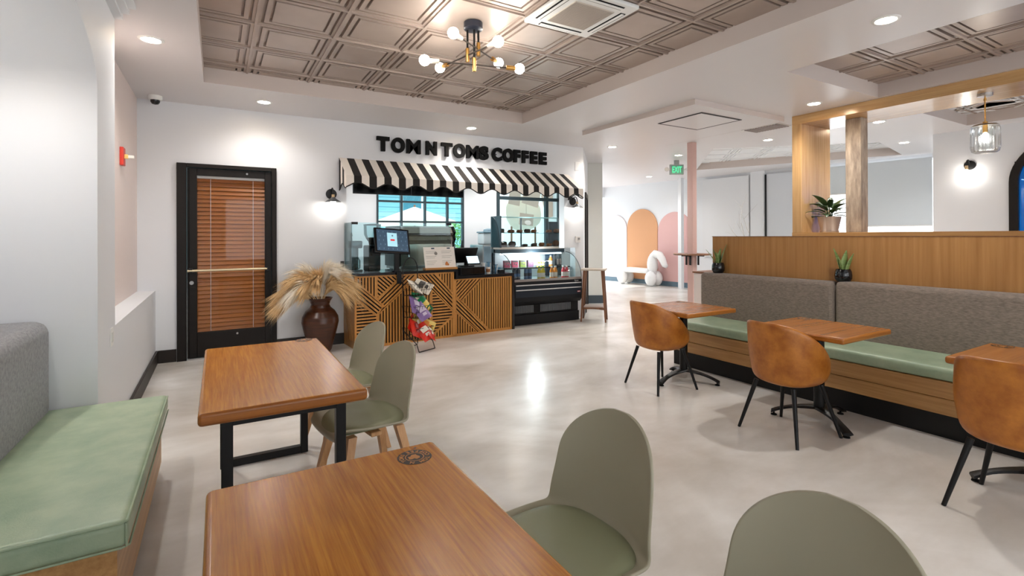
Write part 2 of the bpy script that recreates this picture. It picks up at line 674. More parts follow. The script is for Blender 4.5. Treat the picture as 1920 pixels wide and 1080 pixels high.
# far wall, in its own frame: u along it towards the camera side, v into the room
MF = Matrix.Translation((11.915, 4.178, 0)) @ Matrix(((0.1113, -0.9938, 0, 0), (-0.9938, -0.1113, 0, 0), (0, 0, 1, 0), (0, 0, 0, 1)))
m = MB()
for (u0, u1, z0, z1) in ((-10.2, -2.0, 0, CZ), (-2.0, 3.4, 0, 0.9), (-2.0, 3.4, 2.95, CZ), (-1.40, -1.22, 0.9, 2.95), (0.02, 3.4, 0.9, 2.95)):
    m.box((u0, -0.12, z0), (u1, 0, z1), mtx=MF)
struct(m.build('wall_far', WHITE), 'white far wall with window shades and arched panels')
m = MB()
m.box((-10.2, 0, 0), (-4.95, 0.025, 0.14), mtx=MF)
struct(m.build('baseboard_far', mat('blue_grey_baseboard', (96, 120, 136), 0.5)), 'blue grey baseboard below the arched panels')
for i, (u0, u1, z0, z1, c, lab) in enumerate(((-4.88, -3.6, 0.9, 2.97, (226, 227, 229), 'pale grey roller shade left of the narrow wall pier'),
                                              (-3.18, -2.05, 0.9, 2.95, (214, 218, 223), 'grey roller shade right of the narrow wall pier'),
                                              (-2.02, -1.40, 2.34, 2.97, (216, 223, 226), 'half raised grey shade seen left of the rustic post'),
                                              (-1.22, 0.01, 1.63, 2.97, (214, 221, 225), 'wide grey roller shade seen right of the rustic post'))):
    r = thing('roller_shade', lab, 'window shade', MF @ Vector(((u0 + u1) / 2, 0.05, z0)), math.atan2(-0.9938, 0.1113), 'roller shades on the far wall')
    h = (u1 - u0) / 2
    m = MB()
    m.box((-h, -0.004, 0.02), (h, 0.004, z1 - z0))
    m.build('shade_cloth', mat('shade_cloth_%d' % i, c, 0.8), r)
    m = MB()
    m.box((-h, -0.012, 0), (h, 0.012, 0.025))
    m.build('hem_bar', WPL, r)
m = MB()
for (u0, u1, z0, z1) in ((-3.56, -3.2, 0, CZ), (-3.22, -3.18, 0.9, 2.97)):
    m.box((u0, 0, z0), (u1, 0.05, z1), mtx=MF)
struct(m.build('trim_2', WHITE), 'white pier trim between the roller shades')
m = MB()
m.box((-3.19, 0.03, 0.9), (-3.155, 0.075, 2.94), mtx=MF)
struct(m.build('trim_3', BLK), 'thin black upright edge beside the grey shade')
for i, (u0, u1, zt, c, nm) in enumerate(((-8.44, -7.52, 2.12, (228, 214, 214), 'pale blush'), (-7.50, -6.37, 2.27, (210, 156, 114), 'terracotta orange'), (-6.35, -5.2, 2.14, (214, 172, 169), 'dusty pink'))):
    m = MB()
    w = (u1 - u0) / 2
    poly = [(-w, -0.03, 0.14), (w, -0.03, 0.14)] + [(w * math.cos(PI * k / 24), -0.03, zt - w + w * math.sin(PI * k / 24)) for k in range(25)]
    m.prism(poly, (0, 0.03, 0))
    o = m.build('arched_wall_panel', mat('arch_paint_%d' % i, c, 0.7), loc=MF @ Vector(((u0 + u1) / 2, 0, 0)), rotz=math.atan2(-0.9938, 0.1113))
    tag(o, nm + ' arched panel on the far lobby wall', 'wall panel', 'arched panels on the lobby wall')

# right wall with the arched window
m = MB()
m.box((9.72, 2.52, 0), (9.86, 3.4, CZ))
m.box((9.72, -2.4, 0), (9.86, 0.6, CZ))
m.box((9.72, 0.6, 0), (9.86, 2.52, 0.9))
ap = [(1.56 + 0.96 * math.cos(t), 2.2 + 0.75 * math.sin(t)) for t in [PI * k / 24 for k in range(25)]]
for i in range(24):
    (ya, za), (yb, zb) = ap[i], ap[i + 1]
    m.prism([(9.72, ya, za), (9.72, yb, zb), (9.72, yb, CZ), (9.72, ya, CZ)], (0.14, 0, 0))
struct(m.build('wall_right', WHITE), 'white right wall with sconce and arched window')
r = struct(thing('window_3', 'black framed arched window with blue glass', 'window', (9.72, 1.56, 0.9)))
del r['category']
m = MB()
prev = None
pts = [(0.96, 0.0)] + [(0.96 * math.cos(t), 1.3 + 0.75 * math.sin(t)) for t in [PI * k / 32 for k in range(33)]] + [(-0.96, 0.0)]
for (ya, za), (yb, zb) in zip(pts, pts[1:]):
    k = 0.90
    m.prism([(0, ya, za), (0, yb, zb), (0, yb * k, 1.3 + (zb - 1.3) * k if zb > 1.3 else zb), (0, ya * k, 1.3 + (za - 1.3) * k if za > 1.3 else za)], (-0.06, 0, 0))
m.box((-0.05, -0.9, 1.52), (0.0, 0.9, 1.59))
m.box((-0.05, -0.03, 0), (0.0, 0.03, 2.0))
m.box((-0.05, -0.9, 0), (0.0, 0.9, 0.07))
m.build('window_frame', BLACKW, r, loc=(0.03, 0, 0))
m = MB()
m.prism([(0.02, y * 0.95, max(z, 0.0) if z < 1.3 else 1.3 + (z - 1.3) * 0.95) for y, z in pts], (0.01, 0, 0))
m.build('window_pane', glass('blue_glass', (60, 170, 225), 1.0), r)

# lobby header and side wall, added to cut the daylight on the far wall
m = MB()
m.box((7.3, 12.6, 2.72), (11.0, 12.7, CZ))
struct(m.build('wall_added_lobby_front', WHITE), 'unseen white header added to dim the lobby daylight')
m = MB()
m.box((7.2, 9.35, 0), (7.3, 12.7, CZ))
struct(m.build('wall_added_lobby_side', WHITE), 'white side wall added to dim the lobby daylight')

# unseen wall behind the viewer, added to cut the light from there
for a, b in (((-1.35, -2.6, 0), (0.2, -2.48, CZ)), ((0.2, -2.6, 0), (9.86, -2.48, 0.8)), ((0.2, -2.6, 2.55), (9.86, -2.48, CZ)), ((3.3, -2.6, 0.8), (3.9, -2.48, 2.55)), ((6.9, -2.6, 0.8), (7.5, -2.48, 2.55))):
    m = MB()
    m.box(a, b)
    struct(m.build('wall_added_rear', WHITE), 'unseen white rear wall added to cut light from behind the viewer')

# baseboards -------------------------------------------------------------
def base(name, a, b):
    mb = MB()
    mb.box(a, b, bev=0.004, seg=1)
    return struct(mb.build(name, BASEB), 'dark brown baseboard')


base('baseboard_back', (-0.598, WY - 0.018, 0.001), (-0.42, WY, 0.148))
base('baseboard_back_right', (0.652, WY - 0.018, 0.001), (1.50, WY, 0.148))
base('baseboard_left', (-0.62, 4.425, 0.001), (-0.598, WY, 0.148))
m = MB()
m.box((0, -0.015, 0.001), (0.5, 0, 0.15), mtx=MA)
m.box((1.48, -0.015, 0.001), (1.9, 0, 0.15), mtx=MA)
m.prism([(6.905, 8.468, 0.001), (7.195, 8.305, 0.001), (7.19, 8.32, 0.001), (6.91, 8.48, 0.001)], (0, 0, 0.17))
struct(m.build('baseboard_hall', mat('slate_baseboard', (56, 68, 76), 0.5)), 'dark baseboard of the hall wall')

# soffit slab -----------------------------------------------------------
m = MB()
m.box((4.757, 3.892, 2.98), (6.515, 5.945, CZ + 0.002))
for a, b in (((4.752, 3.887, 2.9795), (4.757, 5.95, CZ)), ((4.757, 3.887, 2.9795), (6.52, 3.892, CZ)), ((6.515, 3.892, 2.9795), (6.52, 5.95, CZ))):
    m.box(a, b, mi=1)
struct(m.build('ceiling_drop_panel', [CEILP, FASCT]), 'lowered white ceiling panel before the hall')

# door ------------------------------------------------------------------
door = struct(thing('door_1', 'black framed glass door with orange brown blinds inside', 'door', (0.1165, WY, 0)))
del door['category']
m = MB()
for a, b in (((-0.532, -0.035, 0), (-0.435, 0.12, 2.336)), ((0.475, -0.035, 0), (0.532, 0.12, 2.336)), ((-0.435, -0.035, 2.29), (0.475, 0.12, 2.336))):
    m.box(a, b, bev=0.004, seg=1)
m.build('door_frame', BLACKW, door)
m = MB()
for a, b in (((-0.43, 0.0, 0.02), (-0.411, 0.05, 2.285)), ((-0.411, -0.005, 0.02), (-0.330, 0.05, 2.285)), ((0.40, -0.005, 0.02), (0.472, 0.05, 2.285)), ((-0.33, -0.005, 2.20), (0.40, 0.05, 2.285)), ((-0.33, -0.005, 0.02), (0.40, 0.05, 0.315))):
    m.box(a, b, bev=0.003, seg=1)
m.build('door_leaf', BLACKW, door)
m = MB()
m.box((-0.335, 0.012, 0.31), (0.405, 0.018, 2.205))
m.build('door_glass', glass('door_glass_mat', (250, 250, 250), 0.35), door)
m = MB()
for k in range(37):
    z = 0.335 + k * 0.0505
    m.box((-0.40, -0.0255, -0.0013), (0.44, 0.0255, 0.0013), mtx=Matrix.Translation((0, 0.080, z)) @ Matrix.Rotation(math.radians(68), 4, 'X'))
bl = m.build('window_blind', wood('blind_slat', (176, 100, 28), (196, 122, 46), 0, 30, 0.45), door)
m = MB()
for x in (-0.19, 0.27):
    m.rod((x, 0.055, 0.32), (x, 0.055, 2.2), 0.003, n=6)
m.build('ladder_cord', CREAM, door)
m = MB()
m.box((-0.33, 0.04, 2.17), (0.40, 0.10, 2.205))
m.build('head_rail', WPL, door)
m = MB()
m.box((-0.42, 0.112, 0.03), (0.46, 0.12, 2.28))
m.build('dim_room_sheet', mat('dark_room', (92, 50, 22), 0.8), door)  # shade of the room behind the blind, put into a brown sheet
m = MB()
m.rod((-0.425, -0.05, 1.06), (0.42, -0.05, 1.06), 0.014, n=14)
pb = m.build('push_bar', mat('pale_brass', (208, 192, 158), 0.35, 0.5), door, smooth=40)
m = MB()
for x in (-0.395, 0.42):
    m.box((x - 0.02, -0.06, 1.03), (x + 0.02, -0.004, 1.09), bev=0.006)
m.build('bar_bracket', BLK, pb)
m = MB()
m.rod((-0.385, -0.016, 0.915), (-0.385, 0.0, 0.915), 0.022, n=20)
m.build('lock_cylinder', STEEL, door, smooth=40)
m = MB()
m.box((-0.43, -0.03, 0.0), (0.475, 0.1, 0.018))
m.build('threshold', STEEL, door)
m = MB()
m.rod((0.20, -0.012, 2.245), (0.20, -0.004, 2.245), 0.012, n=12)
m.rod((0.09, -0.012, 0.27), (0.09, -0.004, 0.27), 0.012, n=12)
m.build('door_bolt', STEEL, door)


# ================================================================== LEFT: BENCH, TABLES, SAGE CHAIRS
def cushion(name, size, material, parent, loc, r=0.04, bulge=0.0, rotx=0):
    """rounded upholstered block with a slightly domed top"""
    lx, ly, lz = size
    mb = MB()
    mb.box((-lx / 2, -ly / 2, 0), (lx / 2, ly / 2, lz), bev=r, seg=4)
    o = mb.build(name, material, parent, loc, smooth=60)
    if bulge:
        for v in o.data.vertices:
            if v.co.z > lz * 0.5:
                v.co.z += bulge * (1 - (2 * v.co.x / lx) ** 2) * (1 - (2 * v.co.y / ly) ** 4)
    return o


b = thing('alcove_bench', 'sage green padded bench with grey back in the arched alcove', 'bench', (-0.27, 2.95, 0))
m = MB()
m.box((-0.72, -0.745, 0.06), (-0.035, 0.84, 0.375), bev=0.003, seg=1)
m.build('bench_base', OAKY, b)
m = MB()
m.box((-0.70, -0.70, 0.0), (-0.09, 0.80, 0.06))
m.build('toe_kick', BLK, b)
m = MB()
# seat block with piped edges
m.box((-0.70, -0.77, 0.375), (0.0, 0.862, 0.475), bev=0.03, seg=4)
st = m.build('seat', SAGEV, b, smooth=60)
m = MB()
m.tube([(-0.58, -0.764, 0.468), (-0.02, -0.764, 0.468), (-0.006, -0.752, 0.466), (-0.003, 0.83, 0.466)], 0.005, 8)
m.tube([(-0.006, -0.763, 0.382), (-0.006, -0.765, 0.42), (-0.008, -0.760, 0.462)], 0.004, 8)
m.tube([(-0.58, -0.768, 0.382), (-0.02, -0.768, 0.382), (0.001, -0.752, 0.382), (0.001, 0.83, 0.382)], 0.004, 8)
m.build('piping', SAGEV, st, smooth=60)
m = MB()
m.box((-0.84, -0.75, 0.42), (-0.555, 0.88, 0.99), bev=0.07, seg=6)
m.build('backrest', GREYB, b, smooth=60)


def logo(parent, x, y, z, rot, material_dark=None, scale=1.0):
    """round burnt-in badge: dark ring with lettering and a small bird-like mark"""
    dark = material_dark or mat('burnt_logo', (40, 28, 22), 0.5)
    ink = mat('logo_wood', (188, 122, 52), 0.35)
    mb = MB()
    R = 0.055 * scale
    M0 = Matrix.Translation((x, y, z)) @ Matrix.Rotation(rot, 4, 'Z')
    n = 40
    ring = lambda r, h: [M0 @ Vector((r * math.cos(2 * PI * k / n), r * math.sin(2 * PI * k / n), h)) for k in range(n)]
    mb.faces(ring(R, 0.0006), [tuple(range(n))], 0)
    a, c = ring(R * 0.56, 0.0009), ring(R * 0.50, 0.0009)
    mb.faces(a + c, [(k, (k + 1) % n, n + (k + 1) % n, n + k) for k in range(n)], 1)
    word = 'TOM N TOMS'
    for i, ch in enumerate(word):
        if ch == ' ':
            continue
        t = math.radians(184.5 - i * 21.0)
        M = M0 @ Matrix.Translation((R * 0.77 * math.cos(t), R * 0.77 * math.sin(t), 0.0009)) @ Matrix.Rotation(t - PI / 2, 4, 'Z')
        add_text(mb, ch, R * 0.36, 0.0004, M, 1, bold=0.0006)
    for i, ch in enumerate('COFFEE'):
        t = math.radians(217.5 + i * 21.0)
        M = M0 @ Matrix.Translation((R * 0.77 * math.cos(t), R * 0.77 * math.sin(t), 0.0009)) @ Matrix.Rotation(t + PI / 2, 4, 'Z')
        add_text(mb, ch, R * 0.36, 0.0004, M, 1, bold=0.0006)
    blob = [(-0.30, 0.02), (-0.20, 0.20), (-0.05, 0.16), (0.02, 0.30), (0.16, 0.34), (0.24, 0.20), (0.34, 0.10), (0.22, 0.02), (0.24, -0.18), (0.06, -0.30), (-0.06, -0.20), (-0.22, -0.14)]
    mb.faces([M0 @ Vector((px * R * 1.15, py * R * 1.15, 0.0009)) for px, py in blob], [tuple(range(len(blob)))], 1)
    mb.faces([M0 @ Vector((R * (0.42 + 0.09 * math.cos(t)), R * (-1.18 + 0.09 * math.sin(t)), 0.0006)) for t in [2 * PI * k / 12 for k in range(12)]], [tuple(range(12))], 0)
    return mb.build('table_logo', [dark, ink], parent, weld=False)


def long_table(label, loc):
    """local origin: middle of the table on the floor; long side along Y"""
    t = thing('dining_table', label, 'table', loc, 0, 'long wooden tables on the left')
    mb = MB()
    mb.box((-0.34, -0.69, 0.690), (0.34, 0.69, 0.745), bev=0.016, seg=4)
    tp_ = mb.build('table_top', [TABW, TABE], t, smooth=40)
    for p in tp_.data.polygons:
        if abs(p.normal.y) > 0.35:
            p.material_index = 1
    for ys in (-1, 1):
        y = ys * 0.585
        for xs in (-1, 1):
            lb = MB()
            lb.box((xs * 0.235 - 0.0225, y - 0.0225, 0.002), (xs * 0.235 + 0.0225, y + 0.0225, 0.69), bev=0.002, seg=1)
            lb.build('leg', BLK, t)
        fb = MB()
        fb.box((-0.213, y - 0.0225, 0.004), (0.213, y + 0.0225, 0.049), bev=0.002, seg=1)
        fb.build('floor_bar', BLK, t)
        fb = MB()
        fb.box((-0.213, y - 0.02, 0.650), (0.213, y + 0.02, 0.688))
        fb.build('top_bar', BLK, t)
    return t


t1 = long_table('long wooden table between the alcove bench and two sage chairs, nearest the door', (0.268, 3.06, 0))
t2 = long_table('long wooden table in front with a round dark badge on its far corner', (0.31, 0.965, 0))
logo(t1, 0.245, 0.65, 0.745, math.radians(140))
logo(t2, 0.238, 0.590, 0.745, math.radians(140))


def sage_chair():
    t = thing('shell_chair', 'x', 'chair', (0, 0, 0), 0, 'sage shell chairs')
    # side profile: seat front at -x, back at +x; smooth curve through the control points
    ctrl = [(-0.228, 0.408, 0.150), (-0.236, 0.426, 0.178), (-0.215, 0.436, 0.204), (-0.14, 0.428, 0.230), (-0.04, 0.421, 0.241), (0.06, 0.420, 0.243), (0.135, 0.432, 0.242), (0.182, 0.466, 0.240),
            (0.208, 0.53, 0.234), (0.228, 0.61, 0.226), (0.244, 0.69, 0.220), (0.258, 0.77, 0.216), (0.268, 0.838, 0.214)]
    rowsn = 46
    P = []
    for k in range(rowsn):
        t_ = k / (rowsn - 1)
        t_ = t_ if t_ < 0.7 else 0.7 + 0.3 * math.sin((t_ - 0.7) / 0.3 * PI / 2)
        q = t_ * (len(ctrl) - 1)
        i = min(int(q), len(ctrl) - 2)
        f = q - i
        p0, p1, p2, p3 = (ctrl[max(0, min(len(ctrl) - 1, i + d))] for d in (-1, 0, 1, 2))
        x, z, w = (0.5 * (2 * p1[c] + (p2[c] - p0[c]) * f + (2 * p0[c] - 5 * p1[c] + 4 * p2[c] - p3[c]) * f * f + (3 * p1[c] - p0[c] - 3 * p2[c] + p3[c]) * f ** 3) for c in range(3))
        cap = max(0.0, (z - 0.655) / (0.838 - 0.655)) if q > 8 else 0.0
        w *= max(0.02, 1 - min(1, cap) ** 2.3) ** (1 / 2.1)
        row = []
        s = min(max((q - 4.5) / 4.0, 0), 1)
        s = s * s * (3 - 2 * s)
        for j in range(17):
            v = -1 + 2 * j / 16
            vv = math.sin(v * PI / 2)
            aa = abs(vv)
            curl = 0.058 * aa ** 2.4 * min(1, w / 0.22) ** 2
            dz = curl * 0.95 * (1 - s) * (0.4 if q < 2 else 1.0)
            row.append((x - curl * 1.3 * s, vv * w, z + dz))
        P.append(row)
    mb = MB()
    mb.grid(P)
    sh = mb.build('seat_shell', SAGEP, t, smooth=180)
    solid(sh, 0.011, 0)
    subsurf(sh, 1)
    # pad
    mb = MB()
    rows = []
    for i in range(10):
        rr = 1 - i / 9
        row = []
        for k in range(36):
            th = 2 * PI * k / 36
            c, s = math.cos(th), math.sin(th)
            e = 0.72
            px = 0.208 * math.copysign(abs(c) ** e, c) * rr
            py = 0.226 * math.copysign(abs(s) ** e, s) * rr
            row.append((px - 0.02, py, 0.436 + 0.026 * (abs(py) / 0.226) ** 3 + 0.034 * math.sqrt(max(0, 1 - rr ** 6)) + 0.012 * (1 - rr) + 0.034 * max(0, px / 0.208) ** 3))
        rows.append(row + row[:1])
    mb.grid(rows)
    mb.build('seat_pad', SAGEC, t, smooth=80)
    for sx, sy in ((-1, -1), (-1, 1), (1, -1), (1, 1)):
        lb = MB()
        A = Vector((0.0 + sx * 0.135, sy * 0.125, 0.415))
        B = Vector((0.0 + sx * 0.225, sy * 0.205, 0.001))
        for (p, h) in ((A, 0.024), (B, 0.014)):
            pass
        q = [(A.x + a * 0.023, A.y + b_ * 0.023, A.z) for a, b_ in ((-1, -1), (1, -1), (1, 1), (-1, 1))] + [(B.x + a * 0.014, B.y + b_ * 0.014, B.z) for a, b_ in ((-1, -1), (1, -1), (1, 1), (-1, 1))]
        lb.faces(q, [(0, 1, 2, 3), (7, 6, 5, 4)] + [(i, (i + 1) % 4, 4 + (i + 1) % 4, 4 + i) for i in range(4)])
        lb.build('leg', BEECH, t)
    mb = MB()
    mb.box((-0.15, -0.03, 0.385), (0.15, 0.03, 0.41), bev=0.004, seg=1)
    mb.box((-0.03, -0.14, 0.386), (0.03, 0.14, 0.409), bev=0.004, seg=1)
    mb.build('leg_brace', BEECH, t)
    return t


c0 = sage_chair()
c0.location = (0.71, 2.82, 0)
c0.rotation_euler = (0, 0, math.radians(10))
c0['label'] = 'sage shell chair at the door-side table, the nearer of its two'
dup(c0, 'sage shell chair at the door-side table, behind the other one', (0.76, 3.58, 0), math.radians(10))
dup(c0, 'sage shell chair beside the badge corner of the front table, whole back visible', (0.965, 1.31, 0), math.radians(4))
dup(c0, 'sage shell chair cut off by the bottom edge, only its back top showing', (1.0, 0.60, 0), math.radians(4))


# ================================================================== RIGHT: BOOTH, CAFE TABLES, TAN CHAIRS
b = thing('booth_bench', 'long booth with sage seats, grey backs and oak panel behind', 'booth', (4.85, 2.0, 0))
m = MB()
m.box((-0.35, -3.2, 0.0), (0.23, 1.985, 0.175))
m.build('toe_kick', BLK, b)
m = MB()
m.box((-0.40, -3.2, 0.175), (0.23, 2.0, 0.292), bev=0.004, seg=1)
m.box((-0.415, -3.2, 0.298), (0.23, 2.0, 0.418), bev=0.004, seg=1)
m.build('bench_base', OAKY, b)
m = MB()
m.box((0.29, -3.3, 0.0), (0.345, 1.955, 1.448), bev=0.003, seg=1)
pn = m.build('back_panel', OAKZ, b)
m = MB()
m.box((0.286, -3.3, 1.444), (0.349, 1.957, 1.450))
m.build('edge_strip', WALNUT, pn)
for y0, y1, zt in ((0.505, 2.01, 0.0), (-1.02, 0.495, 0.008), (-2.55, -1.03, 0.012)):
    ln = y1 - y0
    cushion('seat', (0.60, ln, 0.095), SAGEV, b, (-0.125, (y0 + y1) / 2, 0.42), 0.035, 0.03)
    cushion('backrest', (0.165, ln, 0.545 + zt), GREYF, b, (0.205, (y0 + y1) / 2, 0.475), 0.045)


def cafe_table(label, loc, rot):
    t = thing('pedestal_table', label, 'table', loc, 0, 'pedestal tables along the booth')
    mb = MB()
    mb.box((-0.35, -0.35, 0.700), (0.35, 0.35, 0.745), bev=0.015, seg=4)
    mb.build('table_top', TABWX, t, smooth=40)
    cb = MB()
    cb.rod((0, 0, 0.10), (0, 0, 0.69), 0.038, n=24)
    cb.build('column', BLK, t, smooth=40)
    cb = MB()
    cb.box((-0.16, -0.16, 0.685), (0.16, 0.16, 0.70))
    cb.build('top_plate', BLK, t)
    for k in range(3):
        a = rot + k * 2 * PI / 3
        d = Vector((math.cos(a), math.sin(a), 0))
        s = Vector((-d.y, d.x, 0))
        fb = MB()
        rows = []
        for i in range(13):
            u = i / 12
            r = 0.0 + 0.335 * u
            z = 0.115 - 0.03 * u - 0.055 * u ** 3
            w = 0.062 - 0.034 * math.sin(min(u * 1.25, 1) * PI / 2) + (0.012 * max(0, u - 0.75) / 0.25)
            h = 0.018
            c = d * r
            rows.append([c - s * w + Vector((0, 0, z - 0.006)), c - s * w * 0.8 + Vector((0, 0, z + h * 0.4)), c + Vector((0, 0, z + h * 0.6)), c + s * w * 0.8 + Vector((0, 0, z + h * 0.4)), c + s * w + Vector((0, 0, z - 0.006)), c + Vector((0, 0, z - h)), c - s * w + Vector((0, 0, z - 0.006))])
        fb.grid(rows)
        fb.faces(rows[-1][:6], [(0, 1, 2, 3, 4, 5)])
        f = fb.build('foot', BLK, t, smooth=50)
        gb = MB()
        gb.lathe([(0.006, 0.0), (0.024, 0.0), (0.022, 0.008), (0.007, 0.012), (0.007, 0.03)], d * 0.315, 14)
        gb.build('glide', BLKM, f, smooth=40)
    return t


r1 = cafe_table('pedestal table at the far end of the booth', (4.03, 3.445, 0), PI)
r2 = cafe_table('pedestal table in the middle of the booth row', (4.06, 2.15, 0), 0)
r3 = cafe_table('pedestal table at the right edge, nearest along the booth', (4.05, 0.895, 0), math.radians(5))
for r in (r1, r2, r3):
    logo(r, 0.272, 0.26, 0.745, math.radians(140))


def tan_chair():
    t = thing('tub_chair', 'x', 'chair', (0, 0, 0), 0, 'tan tub chairs')
    # back towards -x, open front towards +x
    rows = []
    n, q = 48, 16
    for k in range(n):
        th = 2 * PI * k / n
        c, s = math.cos(th), math.sin(th)          # c=-1 is the back
        f = ((1 - c) / 2)
        xx = 0.245 * math.copysign(abs(c) ** 0.86, c)
        tab = [(-0.25, 0.838), (-0.15, 0.836), (-0.05, 0.805), (0.05, 0.725), (0.12, 0.625), (0.20, 0.505), (0.25, 0.455)]
        rim = 0.455
        for (xa, za), (xb, zb) in zip(tab, tab[1:]):
            if xa <= xx <= xb:
                rim = za + (zb - za) * (xx - xa) / (xb - xa)
        rim -= 0.05 * abs(s) ** 4
        row = []
        for j in range(q + 1):
            v = j / q
            if v < 0.4:
                u = v / 0.4
                r = u * 0.9
                z = 0.362 + (0.05 - 0.012 * f) * u ** 3
                lean = 0
            else:
                u = (v - 0.4) / 0.6
                r = 0.9 + 0.12 * math.sin(min(1, u * 1.6) * PI / 2)
                z = 0.412 - 0.012 * f + (rim - 0.412 + 0.012 * f) * u
                lean = u * f
            e = 0.86
            px = 0.245 * math.copysign(abs(c) ** e, c) * r
            py = 0.255 * math.copysign(abs(s) ** e, s) * r
            hz = max(0, (z - 0.5) / 0.33)
            px -= 0.05 * hz * lean
            py *= 1 - 0.10 * hz ** 2
            row.append((px, py, z))
        rows.append(row)
    mb = MB()
    mb.grid(rows, close_u=True)
    sh = mb.build('seat_shell', TANL, t, smooth=80)
    solid(sh, 0.03, -1)
    subsurf(sh, 1)
    mb = MB()
    mb.lathe([(0.001, 0.475), (0.10, 0.474), (0.17, 0.468), (0.205, 0.455), (0.215, 0.435), (0.205, 0.415), (0.001, 0.41)], (0.01, 0, 0), 36)
    mb.build('seat_pad', TANL, t, smooth=60)
    for sx, sy in ((-1, -1), (-1, 1), (1, -1), (1, 1)):
        lb = MB()
        lb.rod((sx * 0.15, sy * 0.15, 0.375), (sx * 0.237, sy * 0.237, 0.0), 0.0165, 0.011, 14)
        lb.build('leg', BLK, t, smooth=40)
    return t


k0 = tan_chair()
k0.location = (3.70, 3.445, 0)
k0.rotation_euler = (0, 0, math.radians(-5.5))
k0['label'] = 'tan leather tub chair at the far end table'
dup(k0, 'tan leather tub chair at the middle booth table', (3.645, 2.15, 0), math.radians(-5.5))
dup(k0, 'tan leather tub chair at the right edge, largest of the row', (3.60, 0.895, 0), math.radians(-2))


# ================================================================== COFFEE COUNTER
CA = math.atan2(6.753 - 6.573, 3.978 - 1.517)      # the counter stands a little askew to the wall
CT = Matrix.Translation((1.517, 6.573, 0)) @ Matrix.Rotation(CA, 4, 'Z')


def cpt(x, y, z=0.0):
    return CT @ Vector((x, y, z))


SLATE = mat('black_stone', (24, 27, 32), 0.18)
ctr = thing('service_counter', 'coffee counter clad in geometric wood slats with black stepped top', 'counter', cpt(0, 0), CA)
m = MB()
m.box((0.006, 0.014, 0.0), (1.455, 0.48, 0.944))
m.box((1.455, 0.014, 0.0), (2.467, 0.48, 0.835))
m.box((0.006, 0.48, 0.0), (0.3, 0.485, 0.94))
m.build('counter_body', BLKM, ctr)
m = MB()
m.box((-0.03, -0.025, 0.946), (0.05, 0.46, 0.982))
m.box((0.05, -0.025, 0.946), (1.50, 0.62, 0.982))
m.box((1.462, -0.024, 0.836), (1.50, 0.55, 0.946))
m.box((1.50, -0.025, 0.836), (2.50, 0.62, 0.882), bev=0.004, seg=1)
m.box((2.467, -0.02, 0.0), (2.505, 0.50, 0.836))
m.build('counter_top', SLATE, ctr)


def slat_panel(regions, frame, par, thick=0.014, pitch=0.0415, width=0.0225):
    """regions: polygon in panel (u, z) plus slat direction; clipped strips stand proud of the black body"""
    mb = MB()

    def strip(poly):
        mb.prism([(u, thick, z) for u, z in poly], (0, -thick, 0))

    def line(a, b, w):
        d = Vector((b[0] - a[0], b[1] - a[1]))
        nrm = Vector((-d.y, d.x)).normalized() * (w / 2)
        mb.prism([(a[0] + nrm.x, thick, a[1] + nrm.y), (b[0] + nrm.x, thick, b[1] + nrm.y), (b[0] - nrm.x, thick, b[1] - nrm.y), (a[0] - nrm.x, thick, a[1] - nrm.y)], (0, -thick * 0.97, 0))

    u0, z0, u1, z1 = frame
    for a, c in (((u0, z0), (u0 + 0.025, z1)), ((u1 - 0.022, z0), (u1, z1)), ((u0, z0), (u1, z0 + 0.028)), ((u0, z1 - 0.02), (u1, z1))):
        mb.box((a[0], -0.001, a[1]), (c[0], thick, c[1]))
    for poly, d in regions:
        dd = Vector(d).normalized()
        nx, nz = -dd.y, dd.x
        offs = [p[0] * nx + p[1] * nz for p in poly]
        k = math.floor(min(offs) / pitch)
        while k * pitch < max(offs):
            a = k * pitch
            q = clip_poly(poly, (nx, nz), a + width)
            q = clip_poly(q, (-nx, -nz), -a) if len(q) > 2 else q
            if len(q) > 2:
                strip(q)
            k += 1
        for i in range(len(poly)):
            line(poly[i], poly[(i + 1) % len(poly)], 0.014)
    return mb.build('slat_panel', SLATW, par, weld=False)


V, H_ = (0, 1), (1, 0)
D1, D2 = (1, -0.88), (1, 0.87)
slat_panel([
    ([(0.02, 0.93), (0.29, 0.93), (0.29, 0.636), (0.02, 0.874)], V),
    ([(0.30, 0.93), (0.645, 0.93), (0.30, 0.63)], D1),
    ([(0.02, 0.866), (0.393, 0.536), (0.295, 0.421), (0.02, 0.645)], D1),
    ([(0.02, 0.636), (0.295, 0.409), (0.295, 0.027), (0.02, 0.027)], H_),
    ([(0.305, 0.414), (0.895, 0.915), (1.085, 0.725), (1.085, 0.027), (0.305, 0.027)], V),
    ([(0.30, 0.62), (0.657, 0.93), (0.885, 0.93), (0.393, 0.52)], D2),
    ([(0.915, 0.93), (1.15, 0.93), (1.425, 0.615), (1.425, 0.40)], (1, -1.02)),
    ([(1.165, 0.93), (1.425, 0.93), (1.425, 0.632)], V),
    ([(1.095, 0.70), (1.42, 0.38), (1.42, 0.31), (1.095, 0.06)], H_),
    ([(1.10, 0.045), (1.425, 0.295), (1.425, 0.025), (1.10, 0.025)], V)], (0.0, 0.0, 1.446, 0.946), ctr)
slat_panel([
    ([(1.478, 0.825), (1.917, 0.825), (1.565, 0.505), (1.478, 0.589)], (1, 0.92)),
    ([(1.93, 0.825), (2.455, 0.825), (2.455, 0.03), (2.055, 0.03), (1.578, 0.512)], V),
    ([(1.476, 0.577), (1.58, 0.497), (2.045, 0.03), (1.87, 0.03), (1.476, 0.375)], (1, -0.96)),
    ([(1.476, 0.355), (1.83, 0.03), (1.476, 0.03)], V)], (1.446, 0.0, 2.467, 0.836), ctr)
m = MB()
m.box((0, 0.0, 0), (0.006, 0.48, 0.94))
